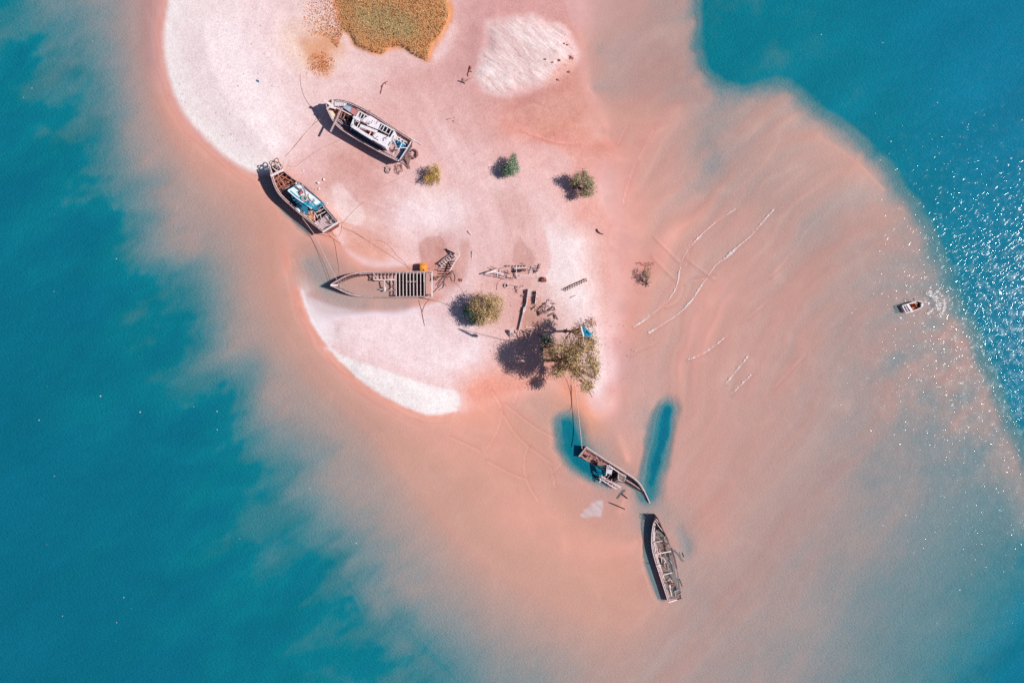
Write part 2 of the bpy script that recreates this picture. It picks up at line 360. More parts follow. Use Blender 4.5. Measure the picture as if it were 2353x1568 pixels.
patch([(962, 560), (975, 545), (1000, 540), (1022, 548), (1030, 580), (1035, 610), (1000, 625), (965, 610)], (214, 164, 158), -2, 3, 0.75, 3)
patch([(1176, 600), (1180, 560), (1195, 535), (1205, 560), (1225, 580), (1232, 605), (1200, 640)], (216, 170, 164), -2, 4, 0.7, 3)
patch([(1195, 690), (1245, 680), (1250, 730), (1230, 760), (1190, 770)], (204, 158, 148), -4, 8, 0.7, 4)
patch([(1090, 770), (1130, 760), (1180, 730), (1160, 620), (1110, 620), (1075, 665)], (232, 188, 184), -14, 20, 0.6, 6)
patch([(640, 440), (700, 500), (745, 520), (800, 585), (860, 616), (960, 616), (960, 640), (760, 652), (690, 640), (650, 560)], (228, 164, 148), -10, 12, 0.85, 6, 56)
patch([(760, 480), (840, 530), (905, 585), (860, 612), (800, 575)], (233, 180, 168), -12, 14, 0.6, 8, 57)
patch([(1120, 445), (1190, 430), (1240, 500), (1205, 535), (1150, 505)], (226, 182, 178), -22, 18, 0.6, 6, 51)
patch([(1060, 560), (1080, 545), (1075, 620), (1050, 660), (1030, 640)], (216, 166, 158), -10, 10, 0.6, 5, 52)
patch([(960, 430), (1060, 450), (1080, 510), (1000, 540), (930, 500)], (249, 226, 228), -26, 24, 0.5, 10, 53)
patch([(1225, 330), (1290, 340), (1320, 390), (1280, 400), (1240, 370)], (232, 188, 186), -8, 4, 0.55, 4, 54)
patch([(1040, 250), (1110, 300), (1120, 340), (1060, 320), (1000, 270)], (224, 178, 176), -20, 20, 0.5, 8, 55)
patch([(1328, 1187), (1328, 1187), (1346, 1165), (1366, 1150), (1384, 1148), (1384, 1148), (1388, 1160), (1382, 1190), (1366, 1186), (1350, 1192)], (244, 214, 216), -1, 4, 0.85, 4, 9)
patch([(762, 430), (780, 415), (800, 440), (838, 480), (835, 515), (805, 520), (770, 490)], (248, 222, 222), -3, 4, 0.6, 2)
patch([(832, 322), (768, 350), (740, 400), (750, 430), (800, 405), (860, 400), (870, 370)], (226, 176, 170), -10, 14, 0.55, 5)
patch([(650, 60), (760, 40), (800, 110), (770, 160), (700, 180), (640, 110)], (246, 214, 196), -30, 30, 0.5, 8)
dgr = patch(GRASS_D, (204, 156, 114), -12, 8, 0.9, 9, 15)
patch([(820, 20), (900, 20), (960, 60), (950, 100), (880, 90), (830, 60)], (178, 164, 126), -26, 22, 0.8, 14, 16)
patch([(690, 100), (760, 60), (800, 120), (760, 130), (765, 170), (740, 180), (705, 150)], (224, 152, 100), -18, 25, 0.6, 9)
patch([(1240, 780), (1280, 800), (1300, 880), (1250, 890)], (232, 172, 160), -10, 16, 0.6, 5)
ripple_mask = np.clip(sstep(-4, 12, dm), 0, 1)
ripple_mask = np.maximum(ripple_mask, 0.9*sstep(-2, 4, sd_poly([(1330, 1185), (1345, 1163), (1365, 1149), (1384, 1150), (1384, 1168), (1370, 1186), (1352, 1190)])))

wl = np.array(L(W_))
dm_ = sstep(0.015, -0.06, TF)[:, :, None]
SAND = SAND*(1-dm_) + dm_*wl*np.power(np.clip(SAND/wl, 0.02, 1.2), 1.22)*np.array([1.0, .985, .935])
# creases and runnels left by draining water
rdg = (1-np.abs(fbm(170, 110, 0.6, 201, 4)))**14
rdg2 = (1-np.abs(fbm(70, 60, 0.2, 205, 4)))**12
wetpat = fbm(130, 90, 0.5, 211, 5)
inland = sstep(0.12, 0.0, TF)*sstep(560, 680, GX+0.1*GY)
swirl = fbm(170, 15, math.radians(-24), 231, 3)*np.exp(-((GX-1180)**2+(GY-270)**2)/(170.0**2)) + fbm(150, 13, math.radians(62), 233, 3)*np.exp(-((GX-1010)**2+(GY-330)**2)/(120.0**2)) + fbm(130, 12, math.radians(20), 235, 3)*np.exp(-((GX-880)**2+(GY-480)**2)/(130.0**2)) + fbm(140, 14, math.radians(75), 237, 3)*np.exp(-((GX-1120)**2+(GY-500)**2)/(120.0**2))
SAND = SAND*(1 + (inland*swirl*0.17)[:, :, None]*np.array([.5, 1.0, 1.0]))
SAND = SAND*(1 + (inland*(rdg*0.10 + rdg2*0.06 - sstep(0.12, 0.4, wetpat)*0.085))[:, :, None]*np.array([.55, 1.0, 1.0]))
flat2 = sstep(0.0, 0.06, TF)*sstep(0.5, 0.25, TF)
SAND = SAND*(1 + (flat2*(RIDGE*0.17*sstep(1400, 1500, GX)*sstep(1250, 850, GY).clip(0.25, 1) + FAN*0.20*sstep(1380, 1480, GX) + (1-np.abs(fbm(120, 120, 0.3, 225, 4)))**14*0.06))[:, :, None]*np.array([.6, 1.0, 1.0]))
# streaky bedding of the beach face, along the shore
dsh, _ = sd_line([(360, -60), (368, 80), (378, 150), (402, 235), (444, 296), (498, 350), (556, 394), (610, 410)])
dsh2, _ = sd_line([(670, 600), (684, 660), (699, 720), (731, 780), (787, 846), (849, 898), (919, 935), (975, 957), (1020, 957)])
for dd in (dsh, dsh2):
    band = sstep(46, 4, dd)
    lines = np.sin(dd*0.55 + fbm(120, 120, 0, 5)*7.0)*0.5 + np.sin(dd*0.23+1.0 + fbm(90, 90, 0, 8)*5.0)*0.5
    band = band*(TF > -0.1)*sstep(-0.05, 0.02, TF)
    SAND = SAND*(1 + (band*lines*0.09)[:, :, None]*np.array([0.5, 1.0, 1.1])[None, None, :])

# low ridges of sand left by the ebb and the thin bright wave lines that break along them
ridge_lines = [
    [(1778, 480), (1760, 500), (1742, 522), (1718, 548), (1690, 570), (1670, 590), (1640, 610), (1624, 640), (1610, 655), (1590, 690), (1560, 720), (1520, 745), (1490, 765)],
    [(1690, 480), (1665, 495), (1630, 520), (1600, 550), (1575, 580), (1565, 600), (1560, 625), (1555, 660), (1535, 690), (1505, 715), (1480, 735), (1455, 750)],
    [(1570, 660), (1560, 690), (1530, 705)], [(1590, 550), (1580, 580), (1577, 610)],
    [(1500, 300), (1490, 320), (1478, 345), (1460, 375)], [(1440, 290), (1430, 305), (1420, 330)],
    [(1810, 590), (1790, 615), (1770, 635)], [(1725, 860), (1700, 885), (1680, 905)], [(1670, 770), (1640, 795), (1610, 815), (1580, 825)],
    [(1755, 700), (1735, 715), (1720, 730)], [(1720, 815), (1700, 840), (1668, 880)], [(1850, 815), (1815, 850), (1780, 890)],
    [(1560, 600), (1530, 570), (1505, 545)], [(1640, 640), (1600, 610), (1575, 590)], [(1550, 640), (1520, 610), (1500, 590)], [(1590, 645), (1640, 635)],
    [(1500, 790), (1470, 800), (1450, 815)], [(1460, 370), (1440, 430), (1430, 470)],
    [(1035, 1005), (1100, 1035)], [(1130, 900), (1155, 940), (1145, 985), (1120, 1030)], [(1150, 945), (1190, 1010), (1260, 1060)],
    [(1160, 930), (1230, 985), (1280, 1010)], [(1215, 1020), (1200, 1060), (1210, 1110), (1235, 1150)], [(1120, 1060), (1175, 1090), (1205, 1100)],
    [(1265, 1075), (1275, 1120)], [(1290, 1065), (1270, 1085)], [(1190, 895), (1180, 925)],
    [(1225, 240), (1260, 255)], [(1330, 330), (1290, 330), (1245, 318), (1200, 300)],
]
FOAM = np.zeros(GX.shape); RID = np.zeros(GX.shape)
fx = fbm(40, 40, 0, 44)
for i, ln in enumerate(ridge_lines):
    ln = smooth_poly(ln)
    bb = np.array(ln); 
    d, sd = sd_line(ln)
    wdt = 2.4 if i < 3 else 2.0
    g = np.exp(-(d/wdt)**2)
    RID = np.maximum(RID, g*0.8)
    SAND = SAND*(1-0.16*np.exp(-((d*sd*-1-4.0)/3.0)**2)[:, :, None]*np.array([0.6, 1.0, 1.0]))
    if i in (0, 1, 7, 8, 9, 10, 11, 6):
        tail = np.exp(-np.maximum(0, d*sd*1.0 - 1)/9.0)*(d*sd > 0)
        FOAM = np.maximum(FOAM, tail*0.5*sstep(0.0, 0.45, fx)*(d < 22))
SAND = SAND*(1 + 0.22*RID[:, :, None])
# broad mottling of the sand
SAND = SAND*(1 + (fbm(110, 110, 0, 21)*0.035 + fbm(26, 26, 0, 23)*0.02)[:, :, None]*np.array([0.6, 1.0, 1.0]))
SAND = np.clip(SAND, 0.02, 0.86)

DRY = sstep(0.03, -0.08, TF)
NIB = np.zeros(GX.shape)       # where the surface is trampled and littered
for (cx, cy, r, a) in ((560, 200, 170, .9), (1300, 120, 60, .6), (700, 440, 60, 1.0), (1210, 700, 110, 1.0), (900, 860, 150, .5), (1420, 800, 80, 1.0), (1250, 900, 60, .8), (1090, 300, 120, .4), (1050, 640, 90, .5)):
    NIB = np.maximum(NIB, a*np.exp(-((GX-cx)**2+(GY-cy)**2)/(r*r)))

def depth_of(t):
    t = np.asarray(t)
    return np.where(t > 0, -np.log(1-np.clip(t, 0, 0.965))*0.9, t*1.1)
ZF = -depth_of(TF) + 0.0
ZF = ZF + sstep(0.0, -0.12, TF)*(fbm(60, 60, 0, 51)*0.07 + fbm(18, 18, 0, 53)*0.025) + RID*0.05*(TF < 0.3)
ZF = ZF + 0.40*sstep(-2, 4, dgr + fbm(18, 18, 0, 57)*4)*sstep(770, 830, GX)
ZF = ZF + 0.25*np.clip(sstep(-10, 40, dm), 0, 1)

def gz(X, Y):
    gx = (X*DPM + 1176 - X0)/CELL; gy = (784 - Y*DPM - Y0)/CELL
    gx = min(max(gx, 0), NX-1.001); gy = min(max(gy, 0), NY-1.001)
    i, j = int(gx), int(gy); u, v = gx-i, gy-j
    return float(ZF[j, i]*(1-u)*(1-v)+ZF[j, i+1]*u*(1-v)+ZF[j+1, i]*(1-u)*v+ZF[j+1, i+1]*u*v)

# ------------------------------------------------------------------ node helpers
class NT:
    def __init__(s, name):
        s.m = bpy.data.materials.new(name); s.m.use_nodes = True
        s.t = s.m.node_tree; s.t.nodes.clear()
        s.out = s.t.nodes.new('ShaderNodeOutputMaterial')
    def n(s, ty, **kw):
        nd = s.t.nodes.new(ty)
        for k, v in kw.items():
            setattr(nd, k, v)
        return nd
    def l(s, a, b): s.t.links.new(a, b)
    def setin(s, nd, i, v):
        if hasattr(v, 'is_output') or isinstance(v, bpy.types.NodeSocket): s.l(v, nd.inputs[i])
        else: nd.inputs[i].default_value = v
    def math(s, op, a, b=0.0, c=None, clamp=False):
        nd = s.n('ShaderNodeMath', operation=op); nd.use_clamp = clamp
        s.setin(nd, 0, a); s.setin(nd, 1, b)
        if c is not None: s.setin(nd, 2, c)
        return nd.outputs[0]
    def attr(s, name, kind='Fac'):
        return s.n('ShaderNodeAttribute', attribute_name=name).outputs[kind]
    def noise(s, vec, scale, detail=3.0, rough=0.55, dist=0.0):
        nd = s.n('ShaderNodeTexNoise'); s.l(vec, nd.inputs['Vector'])
        nd.inputs['Scale'].default_value = scale; nd.inputs['Detail'].default_value = detail
        nd.inputs['Roughness'].default_value = rough; nd.inputs['Distortion'].default_value = dist
        return nd.outputs['Fac']
    def ramp(s, fac, stops):
        nd = s.n('ShaderNodeValToRGB'); s.l(fac, nd.inputs[0])
        e = nd.color_ramp.elements
        while len(e) < len(stops): e.new(0.5)
        for el, (p, c) in zip(e, stops):
            el.position = p; el.color = (c[0], c[1], c[2], 1) if not isinstance(c, float) else (c, c, c, 1)
        return nd.outputs[0]
    def mixc(s, fac, a, b, mode='MIX'):
        nd = s.n('ShaderNodeMix', data_type='RGBA', blend_type=mode)
        s.setin(nd, 0, fac)
        for i, v in ((6, a), (7, b)):
            if isinstance(v, tuple): nd.inputs[i].default_value = (v[0], v[1], v[2], 1)
            else: s.l(v, nd.inputs[i])
        return nd.outputs[2]
    def mapping(s, vec, scale=(1, 1, 1), rot=(0, 0, 0)):
        r0 = s.n('ShaderNodeMapping'); s.l(vec, r0.inputs[0]); r0.inputs['Rotation'].default_value = rot
        nd = s.n('ShaderNodeMapping'); s.l(r0.outputs[0], nd.inputs[0])
        nd.inputs['Scale'].default_value = scale
        return nd.outputs[0]
    def bump(s, h, strength, dist):
        nd = s.n('ShaderNodeBump'); s.l(h, nd.inputs['Height'])
        s.setin(nd, 'Strength', strength); nd.inputs['Distance'].default_value = dist
        return nd.outputs[0]

# ------------------------------------------------------------------ sand sheet and water sheet
def ext_axis(a0, a1, n):
    core = np.linspace(a0, a1, n)
    g = np.cumsum(np.array([0.6, 1.5, 3, 6, 12, 24, 48, 96, 160, 220, 300]))
    return np.concatenate([(a0-g)[::-1], core, a1+g]), len(g)

wx0, wx1 = (X0-1176)/DPM, (X1-1176)/DPM
wy0, wy1 = (784-Y0)/DPM, (784-Y1)/DPM
ax, ng = ext_axis(wx0, wx1, NX)
ay_, _ = ext_axis(-wy0, -wy1, NY)
ay = -ay_
IX = np.clip(np.arange(len(ax))-ng, 0, NX-1); IY = np.clip(np.arange(len(ay))-ng, 0, NY-1)
AX, AY = np.meshgrid(ax, ay)
def ext(F): return F[IY][:, IX]
far = sstep(95, 190, np.hypot(AX, AY))
def sheet(name, Z, mat, attrs):
    ny, nx = AX.shape
    me = bpy.data.meshes.new(name)
    co = np.stack([AX, AY, Z], -1).reshape(-1, 3).astype(np.float32)
    idx = np.arange(ny*nx).reshape(ny, nx)
    q = np.stack([idx[:-1, :-1], idx[1:, :-1], idx[1:, 1:], idx[:-1, 1:]], -1).reshape(-1, 4).astype(np.int32)
    me.vertices.add(len(co)); me.vertices.foreach_set('co', co.ravel())
    me.loops.add(q.size); me.loops.foreach_set('vertex_index', q.ravel())
    me.polygons.add(len(q)); me.polygons.foreach_set('loop_start', np.arange(len(q), dtype=np.int32)*4)
    me.update(calc_edges=True)
    me.polygons.foreach_set('use_smooth', np.ones(len(q), bool))
    for k, v in attrs.items():
        if v.ndim == 3:
            a = me.attributes.new(k, 'FLOAT_COLOR', 'POINT')
            c = np.concatenate([v, np.ones(v.shape[:2]+(1,))], -1).reshape(-1, 4).astype(np.float32)
            a.data.foreach_set('color', c.ravel())
        else:
            a = me.attributes.new(k, 'FLOAT', 'POINT'); a.data.foreach_set('value', v.reshape(-1).astype(np.float32))
    me.materials.append(mat)
    o = bpy.data.objects.new(name, me); COL.objects.link(o)
    o['kind'] = 'structure'
    return o

def sand_material():
    s = NT('wet and dry sand')
    geo = s.n('ShaderNodeNewGeometry').outputs['Position']
    col = s.attr('sand', 'Color'); dry = s.attr('dry'); nib = s.attr('litter'); rip = s.attr('ripple')
    n1 = s.noise(geo, 2.6, 4, 0.65, 0.3)
    n2 = s.noise(geo, 7.0, 3, 0.7)
    n3 = s.noise(geo, 0.55, 5, 0.6, 0.8)
    g = s.math('ADD', s.math('MULTIPLY', s.math('SUBTRACT', n1, 0.5), 0.30), s.math('MULTIPLY', s.math('SUBTRACT', n2, 0.5), 0.55))
    g = s.math('ADD', g, s.math('MULTIPLY', s.math('SUBTRACT', n3, 0.5), 0.16))
    amp = s.math('ADD', s.math('MULTIPLY', dry, 1.15), 0.30)
    amp = s.math('ADD', amp, s.math('MULTIPLY', nib, 0.45))
    f = s.math('ADD', s.math('MULTIPLY', g, amp), 1.0)
    # footprints, shell grit and weed: small marks with a shape of their own
    v = s.n('ShaderNodeTexVoronoi'); v.feature = 'F1'; s.l(geo, v.inputs['Vector']); v.inputs['Scale'].default_value = 1.1
    spot = s.math('LESS_THAN', s.math('ADD', v.outputs['Distance'], s.math('MULTIPLY', s.math('SUBTRACT', n2, 0.5), 0.4)), 0.13)
    keep = s.math('GREATER_THAN', s.noise(geo, 0.35, 3, 0.6), 0.49)
    spot = s.math('MULTIPLY', s.math('MULTIPLY', spot, keep), s.math('ADD', s.math('MULTIPLY', nib, 0.65), 0.07))
    # wind stripes on the pale mound
    wv = s.noise(s.mapping(geo, (0.3, 1.6, 1), (0, 0, math.radians(40))), 1.1, 4, 0.6, 0.9)
    st = s.math('MULTIPLY', s.math('MULTIPLY', s.math('SUBTRACT', wv, 0.56), 1.3), rip)
    f = s.math('ADD', f, st)
    f3 = s.n('ShaderNodeCombineColor')
    s.l(s.math('ADD', s.math('MULTIPLY', s.math('SUBTRACT', f, 1.0), 0.62), 1.0), f3.inputs[0]); s.l(f, f3.inputs[1]); s.l(f, f3.inputs[2])
    c = s.mixc(1.0, col, f3.outputs[0], 'MULTIPLY')
    c = s.mixc(spot, c, (0.26, 0.10, 0.08))
    b = s.n('ShaderNodeBsdfPrincipled')
    s.l(c, b.inputs['Base Color'])
    s.l(s.math('ADD', s.math('MULTIPLY', dry, 0.25), 0.65), b.inputs['Roughness'])
    b.inputs['Specular IOR Level'].default_value = 0.1
    hgt = s.math('ADD', s.math('MULTIPLY', n1, 0.6), s.math('MULTIPLY', n2, 0.3))
    hgt = s.math('ADD', hgt, s.math('MULTIPLY', s.math('MULTIPLY', wv, rip), 0.5))
    s.l(s.bump(hgt, s.math('ADD', s.math('MULTIPLY', dry, 0.30), 0.04), 0.18), b.inputs['Normal'])
    s.l(b.outputs[0], s.out.inputs[0])
    return s.m

def water_material():
    s = NT('sea water')
    geo = s.n('ShaderNodeNewGeometry').outputs['Position']
    col = s.attr('body', 'Color'); a = s.attr('turbid'); wav = s.attr('chop'); foam = s.attr('foam')
    gr = s.noise(geo, 4.5, 3, 0.7)
    n3 = s.noise(geo, 0.09, 4, 0.6, 0.6)
    gain = s.math('ADD', s.math('MULTIPLY', s.math('SUBTRACT', gr, 0.5), 0.34), s.math('MULTIPLY', s.math('SUBTRACT', n3, 0.5), 0.18))
    wl_ = s.noise(s.mapping(geo, (0.7, 2.0, 1), (0, 0, math.radians(-36))), 0.55, 4, 0.65, 0.5)
    gain = s.math('ADD', gain, s.math('MULTIPLY', s.math('SUBTRACT', wl_, 0.5), 0.22))
    c = s.mixc(1.0, col, s.math('ADD', gain, 1.0), 'MULTIPLY')  # light and dark of wavelets and swell put into the water colour
    m1 = s.noise(s.mapping(geo, (1.0, 1.9, 1), (0, 0, math.radians(38))), 0.85, 3, 0.62, 0.4)
    m2 = s.noise(s.mapping(geo, (1.0, 1.6, 1), (0, 0, math.radians(20))), 3.2, 2, 0.6)
    m3 = s.noise(geo, 0.22, 2, 0.5)
    hh = s.math('ADD', s.math('ADD', s.math('MULTIPLY', m1, 0.62), s.math('MULTIPLY', m2, 0.16)), s.math('MULTIPLY', m3, 0.6))
    pk = s.noise(s.mapping(geo, (0.8, 2.3, 1), (0, 0, math.radians(-38))), 1.4, 3, 0.6, 0.4)
    pk = s.math('MULTIPLY', s.math('POWER', s.math('MAXIMUM', s.math('SUBTRACT', pk, 0.52), 0.0), 2.0), 60.0)
    hh = s.math('ADD', hh, s.math('MULTIPLY', pk, 0.8))
    nrm = s.bump(hh, 1.0, 1.0)
    bn = s.t.nodes[-1]
    s.l(wav, bn.inputs['Distance'])
    w2 = s.noise(s.mapping(geo, (1.0, 2.1, 1), (0, 0, math.radians(34))), 2.1, 4, 0.7, 0.5)
    nrm2 = s.bump(w2, 1.0, 0.17)
    dif = s.n('ShaderNodeBsdfDiffuse'); s.l(nrm2, dif.inputs['Normal'])
    vo = s.n('ShaderNodeTexVoronoi'); s.l(geo, vo.inputs['Vector']); vo.inputs['Scale'].default_value = 0.9
    sep = s.n('ShaderNodeSeparateColor'); s.l(vo.outputs['Color'], sep.inputs[0])
    fleck = s.math('MULTIPLY', s.math('LESS_THAN', vo.outputs['Distance'], s.math('MULTIPLY', sep.outputs[1], 0.10)), s.math('GREATER_THAN', sep.outputs[0], 0.84))
    fleck = s.math('MULTIPLY', fleck, s.math('GREATER_THAN', s.noise(geo, 0.06, 2, 0.5), 0.47))
    fleck = s.math('MULTIPLY', fleck, s.math('GREATER_THAN', a, 0.45))
    fm = s.math('MULTIPLY', foam, s.ramp(s.noise(geo, 5.0, 4, 0.75), [(0.36, 0.0), (0.66, 1.0)]), clamp=True)
    fm = s.math('MAXIMUM', fm, s.math('MULTIPLY', fleck, 0.75))
    s.l(s.mixc(fm, c, (0.85, 0.80, 0.80)), dif.inputs['Color'])
    tr = s.n('ShaderNodeBsdfTransparent')
    mx = s.n('ShaderNodeMixShader'); s.l(s.math('MAXIMUM', a, fm), mx.inputs[0]); s.l(tr.outputs[0], mx.inputs[1]); s.l(dif.outputs[0], mx.inputs[2])
    gl = s.n('ShaderNodeBsdfGlossy'); s.l(s.math('ADD', s.math('MULTIPLY', s.ramp(s.noise(geo, 0.9, 2, 0.5), [(0.35, 0.0), (0.7, 1.0)]), 0.16), 0.05), gl.inputs['Roughness']); s.l(nrm, gl.inputs['Normal'])
    gl.inputs['Color'].default_value = (1, 1, 1, 1)
    fr = s.n('ShaderNodeFresnel'); fr.inputs['IOR'].default_value = 1.33
    m2x = s.n('ShaderNodeMixShader'); s.l(s.math('MULTIPLY', fr.outputs[0], s.math('MULTIPLY', a, 9.0, clamp=True)), m2x.inputs[0]); s.l(mx.outputs[0], m2x.inputs[1]); s.l(gl.outputs[0], m2x.inputs[2])
    s.l(m2x.outputs[0], s.out.inputs[0])
    return s.m

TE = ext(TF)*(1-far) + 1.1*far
ZE = ext(ZF)*(1-far) - 3.2*far
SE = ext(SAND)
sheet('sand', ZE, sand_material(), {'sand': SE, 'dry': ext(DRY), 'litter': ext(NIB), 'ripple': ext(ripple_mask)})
TEAL = np.array(lin((0, 126, 138))); DEEP = np.array(lin((0, 106, 129)))
kk = sstep(0.85, 1.25, TE)[:, :, None]
eastk = sstep(1500, 2300, ext(GX))[:, :, None]
tl = TEAL*(1-kk)+DEEP*kk
tl = tl*(1-0.6*eastk*sstep(0.8, 1.1, TE)[:, :, None]) + np.array(lin((0, 124, 158)))*0.6*eastk*sstep(0.8, 1.1, TE)[:, :, None]
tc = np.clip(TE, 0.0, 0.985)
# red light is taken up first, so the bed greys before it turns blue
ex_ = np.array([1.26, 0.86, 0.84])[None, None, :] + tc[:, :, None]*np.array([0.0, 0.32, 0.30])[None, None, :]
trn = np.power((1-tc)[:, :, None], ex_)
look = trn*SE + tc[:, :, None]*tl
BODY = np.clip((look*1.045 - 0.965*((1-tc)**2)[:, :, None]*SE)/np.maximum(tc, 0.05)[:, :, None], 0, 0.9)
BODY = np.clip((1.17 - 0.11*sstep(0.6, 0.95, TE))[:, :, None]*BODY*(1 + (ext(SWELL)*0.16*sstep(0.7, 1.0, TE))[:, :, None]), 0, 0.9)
windy = np.exp(-((ext(GY)-1020)/400.0)**2)*sstep(1300, 2100, ext(GX))
CHOP = 0.001 + 0.024*windy*sstep(1500, 2350, ext(GX))*(0.55 + 0.45*sstep(0.5, 0.95, TE)) + 0.0015*sstep(1700, 2100, ext(GX))
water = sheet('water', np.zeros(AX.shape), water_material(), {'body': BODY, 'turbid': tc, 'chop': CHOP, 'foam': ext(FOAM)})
# ------------------------------------------------------------------ materials of things
def wood(name, c1, c2, scale=6.0, rough=0.85, spec=0.15):
    s = NT(name)
    tc = s.n('ShaderNodeTexCoord').outputs['Object']
    a = s.noise(s.mapping(tc, (1.0, 1.0, 2.0)), scale, 4, 0.65, 0.6)
    b = s.noise(tc, scale*0.22, 3, 0.6)
    c = s.mixc(s.ramp(a, [(0.35, 0.0), (0.65, 1.0)]), lin(c1), lin(c2))
    oi = s.n('ShaderNodeObjectInfo').outputs['Random']
    f = s.math('ADD', s.math('MULTIPLY', s.math('SUBTRACT', b, 0.5), 0.5), s.math('ADD', s.math('MULTIPLY', oi, 0.3), 0.85))
    c = s.mixc(1.0, c, f, 'MULTIPLY')
    p = s.n('ShaderNodeBsdfPrincipled'); s.l(c, p.inputs['Base Color'])
    p.inputs['Roughness'].default_value = rough; p.inputs['Specular IOR Level'].default_value = spec
    s.l(s.bump(a, 0.35, 0.03), p.inputs['Normal'])
    s.l(p.outputs[0], s.out.inputs[0])
    return s.m
def planked(name, c1, c2, seam, ang, width=0.22):
    # boards side by side: dark seams and board-to-board tone
    s = NT(name)
    geo = s.n('ShaderNodeTexCoord').outputs['Object']
    r = s.mapping(geo, (1/width, 0.25, 0.0), (0, 0, ang))
    sep = s.n('ShaderNodeSeparateXYZ'); s.l(r, sep.inputs[0])
    fr = s.math('FRACT', sep.outputs[0]); fl = s.math('FLOOR', sep.outputs[0])
    wn_ = s.n('ShaderNodeTexWhiteNoise', noise_dimensions='2D')
    cv = s.n('ShaderNodeCombineXYZ'); s.l(fl, cv.inputs[0]); s.l(s.math('FLOOR', s.math('ADD', sep.outputs[1], s.math('MULTIPLY', fl, 0.37))), cv.inputs[1])
    s.l(cv.outputs[0], wn_.inputs['Vector'])
    n = s.noise(geo, 5.0, 4, 0.65, 0.5); nb = s.noise(geo, 1.3, 3, 0.6)
    m = s.math('ADD', s.math('MULTIPLY', wn_.outputs['Value'], 0.55), s.math('MULTIPLY', s.math('SUBTRACT', n, 0.35), 0.9), clamp=True)
    c = s.mixc(m, lin(c1), lin(c2))
    sm = s.math('GREATER_THAN', s.math('ABSOLUTE', s.math('SUBTRACT', fr, 0.5)), 0.41)
    sm = s.math('MULTIPLY', sm, s.ramp(nb, [(0.4, 0.45), (0.6, 1.0)]))
    c = s.mixc(sm, c, lin(seam))
    p = s.n('ShaderNodeBsdfPrincipled'); s.l(c, p.inputs['Base Color']); p.inputs['Roughness'].default_value = 0.85
    p.inputs['Specular IOR Level'].default_value = 0.15
    s.l(s.bump(n, 0.3, 0.03), p.inputs['Normal'])
    s.l(p.outputs[0], s.out.inputs[0])
    return s.m
def paint(name, c, wear, scale=3.0, rough=0.55, amount=0.5):
    s = NT(name)
    tc = s.n('ShaderNodeTexCoord').outputs['Object']
    a = s.noise(tc, scale, 5, 0.7, 0.5)
    f = s.ramp(a, [(amount, 0.0), (min(0.99, amount+0.14), 1.0)])
    n = s.noise(tc, 9.0, 3, 0.6)
    cc = s.mixc(f, lin(c), lin(wear))
    cc = s.mixc(1.0, cc, s.math('ADD', s.math('MULTIPLY', s.math('SUBTRACT', n, 0.5), 0.35), 1.0), 'MULTIPLY')
    p = s.n('ShaderNodeBsdfPrincipled'); s.l(cc, p.inputs['Base Color']); p.inputs['Roughness'].default_value = rough
    p.inputs['Specular IOR Level'].default_value = 0.25
    s.l(p.outputs[0], s.out.inputs[0])
    return s.m
def leafy(name, c, c2=None):
    s = NT(name)
    geo = s.n('ShaderNodeNewGeometry')
    n = s.noise(geo.outputs['Position'], 1.6, 3, 0.6)
    cc = s.mixc(s.ramp(n, [(0.35, 0.0), (0.65, 1.0)]), lin(c), lin(c2 or c))
    d = s.n('ShaderNodeBsdfPrincipled'); s.l(cc, d.inputs['Base Color']); d.inputs['Roughness'].default_value = 0.6
    d.inputs['Specular IOR Level'].default_value = 0.2
    tr = s.n('ShaderNodeBsdfTranslucent'); s.l(cc, tr.inputs[0])
    m = s.n('ShaderNodeMixShader'); m.inputs[0].default_value = 0.22
    s.l(d.outputs[0], m.inputs[1]); s.l(tr.outputs[0], m.inputs[2]); s.l(m.outputs[0], s.out.inputs[0])
    return s.m

